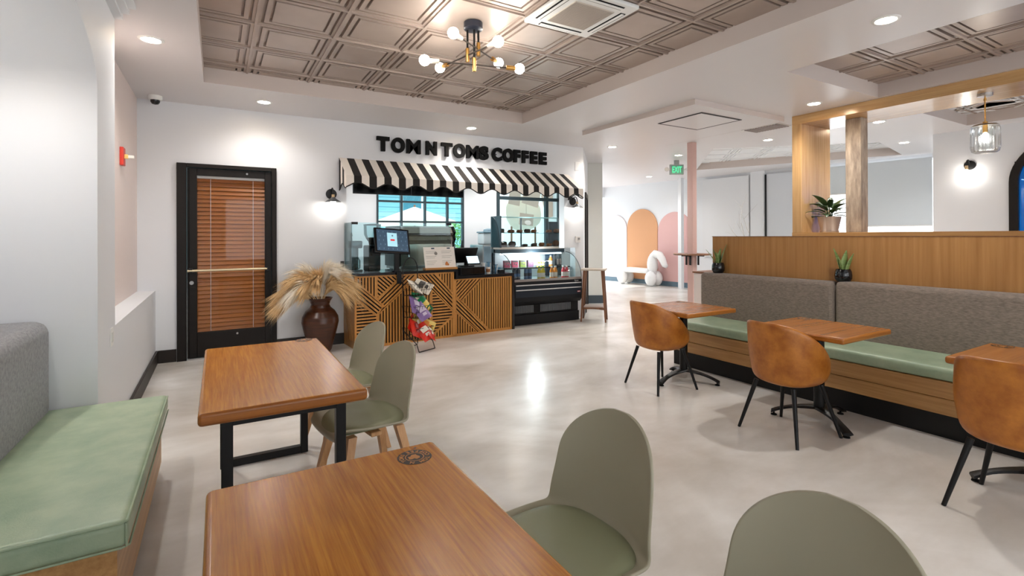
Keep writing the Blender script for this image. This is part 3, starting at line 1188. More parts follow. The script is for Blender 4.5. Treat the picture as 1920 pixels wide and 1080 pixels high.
for k in range(5):
    o = k * 0.045
    q = clip_poly([(0.05 + o, 0.0), (0.075 + o, 0.0), (0.375 + o, 0.70), (0.35 + o, 0.70)], (1, 0), 0.46)
    if len(q) > 2:
        m.prism([(-0.008, y, z + 0.1) for y, z in q], (0.008, 0, 0))
m.build('side_panel', OAKZ, ctr)

# glass guard on the counter
g = thing('glass_guard', 'clear glass guard standing on the taller counter section', 'glass screen', cpt(0.75, 0.15, 0.982), CA)
m = MB()
m.box((-0.74, -0.004, 0.0), (0.72, 0.004, 0.665))
m.box((-0.74, 0.0, 0.0), (-0.733, 0.42, 0.665))
m.build('glass_sheet', TEAL, g)
for x in (-0.70, 0.69):
    m = MB()
    m.box((x - 0.04, -0.01, 0.64), (x + 0.04, 0.012, 0.672))
    m.build('corner_clip', BLK, g)

# order kiosk
mon = thing('order_screen', 'tilted self-order touchscreen on a black post at the counter front', 'screen', cpt(0.585, 0.04, 0.982), CA)
m = MB()
m.box((-0.045, -0.045, 0), (0.045, 0.045, 0.012))
m.box((-0.03, -0.02, 0.01), (0.03, 0.02, 0.26))
m.box((-0.035, -0.10, -0.16), (0.035, -0.096, 0.0))
m.build('stand', BLK, mon)
MT = Matrix.Translation((-0.045, 0.045, 0.415)) @ Matrix.Rotation(math.radians(4), 4, 'Y') @ Matrix.Rotation(math.radians(-20), 4, 'X')
m = MB()
m.box((-0.25, -0.018, -0.18), (0.25, 0.022, 0.18), bev=0.012, mtx=MT)
cs = m.build('casing', BLKG, mon, smooth=40)
m = MB()
m.box((-0.22, -0.0205, -0.15), (0.22, -0.019, 0.155), mtx=MT)
for i in range(7):
    for j in range(5):
        x, z = -0.19 + i * 0.063 + (j % 2) * 0.02, -0.12 + j * 0.06
        m.box((x - 0.005, -0.0212, z - 0.011), (x + 0.005, -0.0208, z + 0.011), mi=3, mtx=MT)
m.box((-0.075, -0.0220, -0.085), (0.065, -0.0212, 0.11), mi=1, mtx=MT)
m.box((-0.03, -0.0228, -0.005), (0.03, -0.0222, 0.02), mi=2, mtx=MT)
m.lathe([(0.012, 0), (0.012, 0.0006)], mtx=MT @ Matrix.Translation((0, -0.0225, 0.07)) @ Matrix.Rotation(PI / 2, 4, 'X'), mi=3)
m.build('display', [emis('screen_slate', (52, 74, 94), 0.35), emis('screen_card', (160, 205, 218), 0.45), emis('screen_red', (204, 46, 54), 0.45), emis('screen_mark', (86, 112, 132), 0.35)], mon)

# coffee grinder
g = thing('coffee_grinder', 'black coffee grinder with clear bean hopper behind the order screen', 'grinder', cpt(0.34, 0.30, 0.982), CA)
m = MB()
m.box((-0.085, -0.10, 0), (0.085, 0.14, 0.36), bev=0.02)
m.box((-0.06, -0.17, 0.22), (0.06, -0.08, 0.32), bev=0.01)
m.build('grinder_body', BLK, g, smooth=40)
m = MB()
m.lathe([(0.045, 0.36), (0.05, 0.40), (0.11, 0.50), (0.115, 0.63)], n=28)
m.build('hopper', TEAL, g, smooth=40)
m = MB()
m.lathe([(0.001, 0.36), (0.045, 0.365), (0.052, 0.405), (0.09, 0.46), (0.001, 0.47)], n=24)
m.build('coffee_beans', mat('beans', (42, 26, 18), 0.5), g, smooth=40)
m = MB()
m.lathe([(0.118, 0.63), (0.118, 0.645), (0.02, 0.655), (0.001, 0.655)], n=28)
m.build('hopper_lid', mat('lid_grey', (110, 120, 128), 0.4), g, smooth=40)
g2 = thing('drip_brewer', 'dark drip brewer at the counter end, left of the grinder', 'coffee maker', cpt(0.13, 0.38, 0.982), CA)
m = MB()
m.box((-0.07, -0.10, 0), (0.07, 0.12, 0.03), bev=0.006)
m.box((-0.05, 0.05, 0.03), (0.06, 0.12, 0.40), bev=0.01)
m.box((-0.07, -0.10, 0.32), (0.07, 0.12, 0.42), bev=0.015)
m.build('brewer_body', BLKG, g2, smooth=40)
m = MB()
m.lathe([(0.045, 0.035), (0.058, 0.05), (0.058, 0.15), (0.035, 0.19), (0.035, 0.2)], (0, -0.03, 0), 24)
m.build('carafe', TEAL, g2, smooth=40)
m = MB()
m.tube([(-0.02, 0.09, 0.42), (-0.04, 0.05, 0.50), (-0.06, -0.02, 0.52), (-0.06, -0.05, 0.49)], 0.012)
m.build('spout', STEEL, g2, smooth=60)

# espresso machine
e = thing('espresso_machine', 'wide chrome espresso machine on the rear work bench', 'espresso machine', cpt(1.36, 1.0, 0.9), CA)
m = MB()
prof = [(-0.28, 0.10), (-0.28, 0.44), (-0.33, 0.50), (-0.30, 0.56), (-0.33, 0.61), (-0.26, 0.70), (0.25, 0.70), (0.28, 0.60), (0.28, 0.10)]
m.prism([(-0.44, y, z) for y, z in prof], (0.88, 0, 0))
m.build('machine_body', mat('dark_chrome', (206, 192, 178), 0.24, 0.9), e)
for x in (-0.47, 0.44):
    m = MB()
    m.prism([(x, y * 1.06, 0.05 + (z - 0.05) * 1.03) for y, z in prof], (0.03, 0, 0))
    m.build('side_cheek', BLKG, e)
m = MB()
for x in (-0.40, 0.40):
    for y in (-0.2, 0.2):
        m.rod((x, y, 0), (x, y, 0.1), 0.03, n=12)
m.box((-0.45, -0.33, 0.06), (0.45, 0.28, 0.11))
m.build('drip_tray', STEEL, e)
m = MB()
for x in (-0.36, 0.36):
    m.tube([(x, -0.34, 0.55), (x, -0.40, 0.5), (x, -0.40, 0.25)], 0.008)
m.build('steam_wand', CHROME, e, smooth=50)
m = MB()
m.box((-0.42, -0.2, 0.702), (0.42, 0.2, 0.72))
m.build('cup_rail', STEEL, e)

wb = thing('work_bench', 'steel topped work bench behind the counter', 'bench', (2.75, 7.95, 0))
m = MB()
m.box((-0.9, -0.35, 0.86), (1.1, 0.40, 0.9), bev=0.004, seg=1)
m.build('bench_top', SLATE, wb)
m = MB()
m.box((-0.88, -0.32, 0.05), (1.08, 0.38, 0.86))
m.build('cabinet', STEEL, wb)

# menu holder
mh = thing('menu_holder', 'open paper menu with a small pastry picture on the counter edge', 'menu', cpt(1.245, 0.02, 0.982), CA)
m = MB()
m.box((-0.255, -0.035, 0), (0.255, 0.06, 0.032), bev=0.003, seg=1)
m.build('wood_base', OAKX, mh)
MT = Matrix.Translation((0, -0.004, 0.028)) @ Matrix.Rotation(math.radians(-14), 4, 'X')
m = MB()
m.box((-0.245, -0.003, 0), (0.245, 0.003, 0.305), mtx=MT)
GREYT = mat('print_grey', (150, 146, 140), 0.7)
for i, (x, z, w, h) in enumerate([(-0.10, 0.275, 0.05, 0.018), (0.15, 0.275, 0.05, 0.018)]):
    m.box((x - w / 2, -0.0042, z), (x + w / 2, -0.003, z + h), mi=1, mtx=MT)
for k in range(9):
    for x0 in (-0.215, 0.03):
        if k in (2, 5):
            continue
        ww = 0.16 - 0.05 * ((k * 7) % 3) / 2
        m.box((x0, -0.0038, 0.24 - k * 0.024), (x0 + ww, -0.003, 0.244 - k * 0.024), mi=2, mtx=MT)
m.lathe([(0.024, 0), (0.024, 0.0012), (0.017, 0.0012), (0.017, 0)], mtx=MT @ Matrix.Translation((-0.06, -0.003, 0.21)) @ Matrix.Rotation(PI / 2, 4, 'X'), n=20, mi=2)
for (x, z, r) in ((0.09, 0.05, 0.020), (0.115, 0.045, 0.018), (0.098, 0.07, 0.017)):
    m.lathe([(r, 0), (r, 0.0014), (0.001, 0.0016)], mtx=MT @ Matrix.Translation((x, -0.003, z)) @ Matrix.Rotation(PI / 2, 4, 'X'), n=12, mi=3)
m.build('menu_sheet', [PAPER, mat('print_navy', (52, 72, 92), 0.7), GREYT, mat('print_pastry', (196, 120, 62), 0.7)], mh)

# till
cd = thing('till_box', 'black cash drawer under the register on the lower counter', 'cash drawer', cpt(1.795, 0.25, 0.882), CA)
m = MB()
m.box((-0.21, -0.20, 0), (0.21, 0.2, 0.115), bev=0.006)
m.build('drawer_body', BLK, cd)
m = MB()
m.box((-0.20, -0.205, 0.015), (0.20, -0.198, 0.10))
m.build('drawer_front', BLKG, cd)
rg = thing('cash_register', 'black touch register with white customer display on the cash drawer', 'register', cpt(1.80, 0.25, 0.997), CA)
m = MB()
m.box((-0.10, -0.06, 0), (0.10, 0.10, 0.015))
m.box((-0.03, 0.0, 0.012), (0.03, 0.03, 0.12))
m.build('stand', BLK, rg)
MT = Matrix.Translation((0, 0.06, 0.17)) @ Matrix.Rotation(math.radians(28), 4, 'X')
m = MB()
m.box((-0.20, -0.012, -0.13), (0.20, 0.012, 0.13), bev=0.006, mtx=MT)
m.build('casing', BLK, rg)
MT = Matrix.Translation((0.045, -0.10, 0.10)) @ Matrix.Rotation(math.radians(-30), 4, 'X')
m = MB()
m.box((-0.115, -0.01, -0.075), (0.115, 0.01, 0.075), bev=0.006, mtx=MT)
d = m.build('customer_display', BLK, rg)
m = MB()
m.box((-0.10, -0.0115, -0.06), (0.10, -0.0105, 0.062), mtx=MT)
m.build('display', emis('display_white', (196, 222, 238), 0.85), d)

# cups
CUPP = glass('cup_plastic', (196, 220, 232), 1.0)


def clear_cup(x, y, h, label, nm='plastic_cup', mt=None):
    o = MB().lathe([(0.001, 0.0), (0.026, 0.0), (0.030, h * 0.5), (0.036, h), (0.038, h), (0.0385, h - 0.006), (0.035, h - 0.006)], n=20).build(nm, mt or CUPP, loc=cpt(x, y, 0.882), smooth=50)
    return tag(o, label, 'cup', 'cups on the lower counter')


clear_cup(2.24, 0.12, 0.135, 'front clear plastic cup on the lower counter by the fridge')
clear_cup(2.19, 0.24, 0.17, 'taller clear plastic cup stack behind the front one')
clear_cup(2.10, 0.26, 0.16, 'white paper cup beside the register', 'paper_cup', WPL)
cs_ = thing('sleeved_cup', 'brown sleeved takeaway cup beside the cash drawer', 'cup', cpt(2.085, 0.09, 0.882), CA)
m = MB()
m.lathe([(0.001, 0), (0.027, 0), (0.037, 0.10), (0.001, 0.10)], n=20)
m.build('cup_body', mat('kraft_white', (230, 220, 206), 0.7), cs_, smooth=50)
m = MB()
m.lathe([(0.0305, 0.025), (0.0315, 0.025), (0.0355, 0.075), (0.0345, 0.075)], n=20)
m.build('cup_sleeve', mat('kraft_brown', (150, 96, 58), 0.8), cs_, smooth=50)
tp = thing('tip_box', 'small black box on the lower counter near the fridge', 'box', cpt(2.36, 0.14, 0.882), CA)
m = MB()
m.box((-0.05, -0.035, 0), (0.05, 0.035, 0.05), bev=0.004)
m.build('box_body', BLK, tp)
m = MB()
m.box((-0.03, -0.005, 0.05), (0.03, 0.005, 0.0515))
m.build('slot_rim', STEEL, tp)
nb = tag(MB().box((-0.045, -0.01, 0), (0.045, 0.012, 0.075), bev=0.002).build('price_card', mat('card_blue', (104, 150, 176), 0.6), loc=cpt(2.40, 0.30, 0.882), rotz=CA), 'blue grey price card standing at the counter end', 'card')

# items behind
tb = thing('storage_tub', 'white lidded tub on top of the small steel fridge', 'tub', (4.52, 8.55, 1.30))
m = MB()
m.box((-0.18, -0.14, 0), (0.18, 0.14, 0.22), bev=0.03)
m.build('tub_body', mat('tub_plastic', (214, 224, 228), 0.4), tb, smooth=40)
m = MB()
m.box((-0.19, -0.15, 0.22), (0.19, 0.15, 0.25), bev=0.01)
m.lathe([(0.11, 0.25), (0.10, 0.29), (0.03, 0.31), (0.001, 0.31)], n=20)
m.build('tub_lid', mat('tub_lid_paint', (120, 146, 160), 0.4), tb, smooth=40)
sf = thing('small_fridge', 'small steel fridge standing behind the register', 'fridge', (4.60, 8.55, 0))
m = MB()
m.box((-0.35, -0.28, 0.04), (0.35, 0.28, 1.30), bev=0.01)
m.build('fridge_body', STEEL, sf)
m = MB()
m.box((-0.34, -0.30, 0.1), (0.34, -0.281, 1.27), bev=0.004)
m.build('fridge_door', mat('steel_blue', (150, 166, 176), 0.3, 0.8), sf)
bt = thing('back_counter', 'back counter with dark edge below the kitchen windows', 'counter', (4.0, 8.95, 0))
m = MB()
m.box((-0.6, -0.22, 1.08), (0.2, 0.22, 1.12))
m.build('counter_top', mat('slate_edge', (70, 90, 104), 0.4), bt)
m = MB()
m.box((-0.58, -0.18, 0), (0.18, 0.20, 1.08))
m.build('cabinet', mat('kitchen_white', (220, 226, 228), 0.5), bt)
fm = [('milk_jug', 'white milk jug on the back counter left of the steel fridge', 3.86, 0.10, 0.22), ('syrup_bottle', 'slim dark syrup bottle on the back counter', 4.10, 0.035, 0.26)]
for nm, lab, x, r, h in fm:
    o = MB().lathe([(0.001, 0), (r, 0), (r * 1.03, h * 0.55), (r * 0.5, h * 0.8), (r * 0.36, h), (0.001, h)], n=20).build(nm, WPL if 'milk' in nm else BLKG, loc=(x, 8.86, 1.12), smooth=50)
    tag(o, lab, 'bottle')
ml = thing('milk_steamer', 'clear bag of cups hanging over the right end of the bench', 'cup bag', (3.42, 7.9, 0.9))
m = MB()
m.lathe([(0.001, 0), (0.11, 0.02), (0.13, 0.2), (0.09, 0.45), (0.03, 0.60), (0.001, 0.61)], n=18)
m.build('bag', TEAL, ml, smooth=50)
m = MB()
for k in range(5):
    m.lathe([(0.001, 0), (0.03, 0), (0.042, 0.10), (0.001, 0.10)], (0, 0, 0.03 + k * 0.085), 16)
m.build('cup_stack', mat('cup_blue', (176, 206, 218), 0.4), ml, smooth=50)
ws = thing('wall_dispenser', 'blue grey water dispenser on the left kitchen wall', 'dispenser', (1.62, 8.3, 0))
m = MB()
m.box((-0.14, -0.15, 0.02), (0.14, 0.15, 1.15), bev=0.01)
m.build('dispenser_body', mat('beige_cab', (196, 190, 178), 0.5), ws)
m = MB()
m.rod((0.02, 0, 1.62), (0.02, 0, 1.98), 0.055, n=20)
m.build('bottle', glass('blue_bottle', (150, 190, 214)), ws, smooth=50)
m = MB()
m.rod((0.02, 0, 1.97), (0.02, 0, 1.99), 0.06, n=20)
m.rod((0.02, 0, 1.15), (0.02, 0, 1.62), 0.02, n=12)
m.tube([(0.02, -0.02, 1.60), (0.09, -0.04, 1.58), (0.09, -0.04, 1.38)], 0.022)
m.build('tap', BLK, ws, smooth=50)

# menu boards
for i, (x0, x1, nm) in enumerate(((1.70, 2.575, 'left'), (2.585, 3.46, 'right'))):
    t = thing('menu_board', 'black menu screen under the awning, the %s one of the pair' % nm, 'menu screen', ((x0 + x1) / 2, 7.42, 2.09), 0, 'menu screens under the awning')
    w = (x1 - x0) / 2
    m = MB()
    m.box((-w, 0, 0), (w, 0.05, 0.49), bev=0.006)
    m.build('casing', BLK, t)
    m = MB()
    m.box((-w + 0.012, -0.003, 0.016), (w - 0.012, 0.0, 0.476))
    m.build('display', BLKG, t)
    m = MB()
    for x in (-w * 0.6, w * 0.6):
        m.rod((x, 0.03, 0.48), (x, 0.03, 0.951), 0.012, n=10)
    m.build('hanging_rod', BLK, t)

# ------------------------------------------------------------------ pastry and drinks fridge
FR = math.atan2(6.798 - 6.833, 5.415 - 4.065)
fr = thing('display_fridge', 'black display fridge with curved glass, drinks below and pastries above', 'display fridge', (4.065, 6.833, 0), FR)
W = 1.345
m = MB()
m.box((0.0, 0.09, 0.01), (W, 0.80, 0.17))
m.box((0.0, 0.12, 0.17), (W, 0.80, 0.35))
m.prism([(0, 0.06, 0.34), (0, 0.80, 0.34), (0, 0.80, 0.72), (0, 0.0, 0.72), (0, 0.0, 0.40)], (W, 0, 0))
m.build('fridge_body', mat('fridge_black', (17, 19, 22), 0.4, spec=0.25), fr)
m = MB()
m.prism([(0.02, -0.012, 0.47), (0.02, 0.0, 0.47), (0.02, 0.0, 0.575), (0.02, -0.012, 0.575)], (W - 0.04, 0, 0))
m.prism([(0.02, -0.012, 0.60), (0.02, 0.0, 0.60), (0.02, 0.0, 0.655), (0.02, -0.012, 0.655)], (W - 0.04, 0, 0))
m.build('front_panel', mat('panel_navy', (26, 36, 46), 0.35, spec=0.3), fr)
for z in (0.578, 0.655):
    m = MB()
    m.box((0.03, -0.022, z), (W - 0.03, -0.001, z + 0.016), bev=0.003)
    m.build('chrome_strip', mat('strip_silver', (214, 214, 216), 0.3, 0.35), fr)
m = MB()
m.box((0.01, 0.085, 0.2), (W - 0.2, 0.119, 0.33))
for k in range(46):
    if 16 <= k <= 20:
        continue
    m.box((0.02 + k * 0.025, 0.075, 0.205), (0.032 + k * 0.025, 0.088, 0.325), mi=1)
m.build('vent_grille', [BLKM, mat('vent_grey', (104, 108, 112), 0.4)], fr)
m = MB()
m.box((W - 0.11, -0.0135, 0.50), (W - 0.045, -0.0122, 0.525))
m.box((W - 0.105, -0.0142, 0.506), (W - 0.05, -0.0136, 0.519), mi=1)
m.build('badge', [mat('badge_red', (196, 40, 40), 0.5), WPL], fr)
m = MB()
MT = Matrix.Translation((W - 0.12, -0.001, 0.697)) @ Matrix.Rotation(PI / 2, 4, 'X')
add_text(m, 'Torrey', 0.03, 0.001, MT)
add_text(m, 'line', 0.018, 0.001, MT @ Matrix.Translation((-0.01, -0.024, 0)))
m.build('lettering', WPL, fr)
# rear post, decks, shelves
m = MB()
m.box((0.0, 0.72, 0.72), (0.03, 0.80, 1.30))
m.box((W - 0.03, 0.72, 0.72), (W, 0.80, 1.30))
m.box((0.0, 0.46, 1.265), (0.02, 0.82, 1.80))
m.box((0.0, 0.49, 1.235), (W, 0.82, 1.272), mi=1)
m.box((0.02, 0.50, 1.17), (W - 0.02, 0.82, 1.235))
m.box((W - 0.24, 0.66, 1.272), (W - 0.05, 0.69, 1.72))
m.box((W - 0.28, 0.70, 0.74), (W - 0.13, 0.74, 1.16), mi=2)
m.box((0.58, 0.78, 1.272), (0.60, 0.80, 1.79))
m.build('rear_frame', [mat('fridge_slate', (44, 60, 70), 0.4), mat('deck_beige', (196, 184, 172), 0.4), mat('pillar_blue', (46, 70, 92), 0.4)], fr)
m = MB()
m.box((0.03, 0.79, 0.73), (W - 0.03, 0.80, 1.17))
m.build('back_liner', mat('liner_white', (236, 240, 242), 0.5), fr)
m = MB()
m.box((0.05, 0.55, 1.14), (W - 0.05, 0.58, 1.165))
m.build('light_tube', emis('cool_tube', (230, 244, 255), 3.2), fr)
light('fridge_light', 'POINT', (W * 0.5, 0.42, 1.1), 11, (0.9, 0.97, 1.0), 0.12, parent=fr)
light('case_light', 'POINT', (W * 0.5, 0.62, 1.74), 2.0, (0.9, 0.97, 1.0), 0.1, parent=fr)
m = MB()
m.box((0.02, 0.36, 0.915), (W - 0.02, 0.78, 0.925))
m.box((0.03, 0.52, 1.505), (W - 0.03, 0.78, 1.513))
m.build('glass_shelf', TEAL, fr)
m = MB()
m.box((0.01, 0.02, 0.72), (W - 0.01, 0.78, 0.735))
m.build('shelf_deck', mat('deck_steel', (188, 190, 190), 0.3, 0.6), fr)
m = MB()
m.box((0.0, 0.345, 0.905), (W, 0.357, 0.922))
m.box((0.005, 0.015, 0.72), (W - 0.005, 0.03, 0.745), mi=1)
m.build('shelf_rail', [BLKG, STEEL], fr)
# curved glass
def curve_lower():
    return [(0.02 + 0.47 * (1 - math.cos(PI / 2 * k / 12)), 0.745 + 0.43 * math.sin(PI / 2 * k / 12)) for k in range(13)]


def curve_upper():
    return [(0.49 + 0.26 * (1 - math.cos(PI / 2 * k / 12)) ** 0.9, 1.272 + 0.515 * math.sin(PI / 2 * k / 12)) for k in range(13)]


for nm, cv in (('lower_glass', curve_lower()), ('upper_glass', curve_upper())):
    m = MB()
    m.grid([[(0.0, y, z) for y, z in cv], [(W, y, z) for y, z in cv]])
    m.build(nm, CLEAR, fr, smooth=60)
    for x in (0.0, W):
        m = MB()
        zb = cv[0][1]
        yb = 0.79
        m.faces([(x, y, z) for y, z in cv] + [(x, yb, cv[-1][1]), (x, yb, zb)], [tuple(range(len(cv) + 2))])
        m.build('end_glass', CLEAR, fr)
        m = MB()
        m.tube([(x, y, z) for y, z in cv], 0.006, 8)
        m.build('glass_edge', DKF, fr, smooth=60)
m = MB()
m.box((0.0, 0.74, 1.785), (W, 0.82, 1.80))
m.build('top_rail', mat('rail_teal', (150, 196, 196), 0.3), fr)
m = MB()
m.box((0.0, 0.012, 0.72), (W, 0.022, 0.76))
m.build('front_lip', STEEL, fr)


def fpt(x, y, z):
    return Matrix.Translation((4.065, 6.833, 0)) @ Matrix.Rotation(FR, 4, 'Z') @ Vector((x, y, z))


def can(x, y, z, c, top, label, group, r=0.033, h=0.185):
    t = thing('drink_can', label, 'can', fpt(x, y, z), 0, group)
    mb = MB()
    mb.lathe([(0.001, 0.0), (r * 0.8, 0.0), (r, 0.012), (r, h - 0.014), (r * 0.82, h)], n=20)
    mb.build('can_body', c, t, smooth=40)
    mb = MB()
    mb.lathe([(r * 0.82, h), (r * 0.74, h - 0.003), (0.001, h - 0.003)], n=20)
    mb.build('can_lid', STEEL, t, smooth=40)
    mb = MB()
    mb.lathe([(r + 0.0004, h * 0.35), (r + 0.0004, h * 0.62)], n=20)
    mb.build('can_band', top, t, smooth=40)


def bottle(x, y, z, c, capc, label, group, r=0.035, h=0.22):
    t = thing('juice_bottle', label, 'bottle', fpt(x, y, z), 0, group)
    mb = MB()
    mb.lathe([(0.001, 0.0), (r, 0.0), (r, h * 0.62), (r * 0.55, h * 0.80), (r * 0.5, h * 0.88), (0.001, h * 0.88)], n=20)
    mb.build('bottle_body', c, t, smooth=50)
    mb = MB()
    mb.lathe([(r * 0.56, h * 0.87), (r * 0.56, h), (0.001, h)], n=16)
    mb.build('bottle_cap', capc, t, smooth=40)
    mb = MB()
    mb.lathe([(r + 0.0005, h * 0.15), (r + 0.0005, h * 0.5)], n=20)
    mb.build('bottle_label', PAPER, t, smooth=50)


cB, cN = mat('can_black', (40, 52, 66), 0.3), mat('can_blue', (72, 106, 146), 0.3)
cY, cO, cR = mat('juice_yellow', (226, 200, 60), 0.3), mat('juice_orange', (232, 146, 40), 0.3), mat('juice_red', (214, 46, 66), 0.3)
cG, cW = mat('cap_green', (90, 150, 90), 0.4), WPL
for i, x in enumerate((0.09, 0.16)):
    can(x, 0.14, 0.735, cB, cN, ('left' if i == 0 else 'right') + ' black can of the first pair on the lower shelf', 'cans on the lower fridge shelf')
for i, x in enumerate((0.31, 0.385)):
    can(x, 0.15, 0.735, cN, cB, ('left' if i == 0 else 'right') + ' blue can of the second pair on the lower shelf', 'cans on the lower fridge shelf')
for x, c, cp, w in ((0.57, cY, cG, 'left yellow'), (0.645, cY, cG, 'right yellow'), (0.82, cO, cW, 'left orange'), (0.895, cO, cW, 'right orange'), (1.06, cR, cW, 'left red'), (1.13, cR, cW, 'right red')):
    bottle(x, 0.15, 0.735, c, cp, w + ' juice bottle on the lower fridge shelf', 'juice bottles on the lower shelf')
for i, (c, nm) in enumerate((((200, 60, 96), 'crimson'), ((222, 90, 120), 'pink'), ((132, 150, 62), 'olive green'), ((110, 70, 100), 'plum'))):
    t = thing('tea_carton', nm + ' topped tea carton on the glass fridge shelf', 'carton', fpt(0.17 + i * 0.155, 0.56, 0.925), FR, 'tea cartons on the glass shelf')
    m = MB()
    m.box((-0.055, -0.03, 0), (0.055, 0.03, 0.115), bev=0.002)
    m.build('carton_body', mat('carton_%d' % i, c, 0.5), t)
    m = MB()
    m.box((-0.054, -0.0315, 0.085), (0.054, -0.03, 0.112))
    m.box((-0.03, -0.0318, 0.045), (-0.008, -0.03, 0.07))
    m.box((0.008, -0.0318, 0.03), (0.032, -0.03, 0.06))
    m.build('carton_label', mat('carton_grey', (104, 96, 100), 0.6), t)
for i in range(3):
    bottle(0.80 + i * 0.055, 0.56, 0.925, cY, WPL, ('left', 'middle', 'right')[i] + ' of three small yellow bottles on the glass shelf', 'small yellow bottles on the glass shelf', 0.024, 0.10)
bottle(1.06, 0.54, 0.925, cO, cW, 'tall orange drink bottle on the glass shelf', 'tall bottle on the glass shelf', 0.036, 0.19)
for i in range(2):
    t = thing('glass_jar', ('left' if i == 0 else 'right') + ' small dark footed jar at the glass shelf end', 'jar', fpt(1.225 + i * 0.055, 0.56, 0.925), 0, 'jars on the glass shelf')
    m = MB()
    m.lathe([(0.001, 0.02), (0.016, 0.02), (0.024, 0.06), (0.018, 0.12), (0.001, 0.13)], n=16)
    m.build('jar_body', mat('jar_taupe', (150, 136, 126), 0.4), t, smooth=50)
    m = MB()
    m.lathe([(0.02, 0.0), (0.012, 0.022), (0.001, 0.022)], n=14)
    m.build('jar_foot', BLK, t, smooth=50)
PAST = mat('pastry_crust', (166, 104, 58), 0.6, noise=((110, 62, 34), 40, (1, 1, 1), 4))
CHOC = mat('chocolate', (62, 40, 30), 0.5)
PLATE = mat('slate_tray', (52, 54, 56), 0.4)


def pastry(x, y, z, sc, mt, label, tall=0.04, card=False):
    t = thing('pastry', label, 'pastry', fpt(x, y, z), FR, 'pastries in the upper case')
    mb = MB()
    mb.box((-0.07 * sc, -0.07, 0), (0.07 * sc, 0.07, 0.008), bev=0.002)
    mb.build('tray', PLATE, t)
    mb = MB()
    mb.ball((0, 0, 0.008 + tall * 0.5), 0.06, sc=(sc, 1, tall / 0.09))
    for k in range(4):
        mb.ball((-0.03 * sc + 0.02 * sc * k, -0.01, 0.014 + tall * 0.72), 0.026, sc=(1, 1.3, 0.9), n=12)
    mb.build('bun', mt, t, smooth=60)
    if card:
        mb = MB()
        mb.box((-0.045, -0.085, 0.0), (0.045, -0.08, 0.065), mtx=Matrix.Translation((-0.02, 0, 0)))
        mb.build('name_card', CHOC, t)


for i, (x, sc, mt, tl, cd_) in enumerate(((0.10, 1.0, CHOC, 0.06, True), (0.30, 1.2, PAST, 0.03, False), (0.47, 1.0, PAST, 0.03, False), (0.62, 0.9, CHOC, 0.05, True), (0.76, 0.9, PAST, 0.035, False), (1.08, 1.0, PAST, 0.035, False), (1.25, 1.1, PAST, 0.055, False))):
    pastry(x, 0.64, 1.513, sc, mt, ('dark bun', 'flat pie', 'flat tart', 'dark cake slice', 'small tart', 'flat bun', 'large round bun')[i] + ' on the upper glass shelf, ' + ('first', 'second', 'third', 'fourth', 'fifth', 'sixth', 'last')[i] + ' from the left', tl, cd_)
for i, (x, sc, mt, tl, cd_) in enumerate(((0.13, 1.1, CHOC, 0.08, True), (0.30, 1.2, CHOC, 0.08, False), (0.55, 1.0, PLATE, 0.02, False), (0.73, 0.8, PLATE, 0.03, True), (0.90, 0.9, PAST, 0.05, False), (1.06, 0.9, PAST, 0.03, False), (1.21, 1.1, PAST, 0.09, False))):
    pastry(x, 0.60, 1.272, sc, mt, ('dark loaf', 'brownie pile', 'empty slate tray', 'slate tray with card', 'small bun', 'flat bun', 'tall round bun')[i] + ' on the upper case floor, ' + ('first', 'second', 'third', 'fourth', 'fifth', 'sixth', 'last')[i] + ' from the left', tl, cd_)

# ------------------------------------------------------------------ awning and sign
aw = thing('striped_awning', 'black and cream striped awning with scalloped edge over the counter', 'awning', (1.428, WY, 2.25))
N, Wd = 39, (5.306 - 1.428) / 39
m = MB()
T = (0, 0.0, 0.285)
for k in range(N):
    mi = k % 2
    xa, xb = k * Wd, (k + 1) * Wd
    m.faces([(xa, 0, 0.285), (xb, 0, 0.285), (xb, -0.42, 0.0), (xa, -0.42, 0.0)], [(0, 1, 2, 3)], mi)
for x in (0, N * Wd):
    for k in range(4):
        y0, y1 = -0.42 * k / 4, -0.42 * (k + 1) / 4
        m.faces([(x, y0, 0.285 * (1 - k / 4)), (x, y1, 0.285 * (1 - (k + 1) / 4)), (x, y1, 0.0), (x, y0, 0.0)], [(0, 1, 2, 3)], (k + 1) % 2)
cn = m.build('canopy', [CREAM, BLKC], aw, weld=False)
solid(cn, 0.006, 0)


def edge(x):
    # scallops: four stripes each, high over the first dark stripe
    return -0.115 - 0.04 * math.cos(2 * PI * (x / (4 * Wd) - 3.5 / 4)) if False else -0.120 + 0.036 * math.cos(2 * PI * (x / Wd - 1.5) / 4)


m = MB()
for k in range(N):
    for q in range(6):
        xa, xb = (k + q / 6) * Wd, (k + (q + 1) / 6) * Wd
        m.faces([(xa, -0.42, 0.0), (xb, -0.42, 0.0), (xb, -0.424, edge(xb)), (xa, -0.424, edge(xa))], [(0, 1, 2, 3)], k % 2)
for x in (0, N * Wd):
    for k in range(24):
        y0, y1 = -0.42 * k / 24, -0.42 * (k + 1) / 24
        e0, e1 = -0.12 - 0.036 * math.cos(2 * PI * k / 24 * 1.05), -0.12 - 0.036 * math.cos(2 * PI * (k + 1) / 24 * 1.05)
        m.faces([(x, y0, 0.0), (x, y1, 0.0), (x, y1, e1), (x, y0, e0)], [(0, 1, 2, 3)], (k // 6 + 1) % 2)
v = m.build('valance', [CREAM, BLKC], aw, weld=False)
solid(v, 0.005, 0)
m = MB()
pts = [(k * Wd / 6, -0.425, edge(k * Wd / 6)) for k in range(N * 6 + 1)]
m.tube(pts, 0.008, 6)
for x in (0, N * Wd):
    m.tube([(x, -0.42 * k / 24, -0.12 - 0.036 * math.cos(2 * PI * k / 24 * 1.05)) for k in range(25)], 0.008, 6)
m.build('edge_binding', BLKC, v, smooth=60)
m = MB()
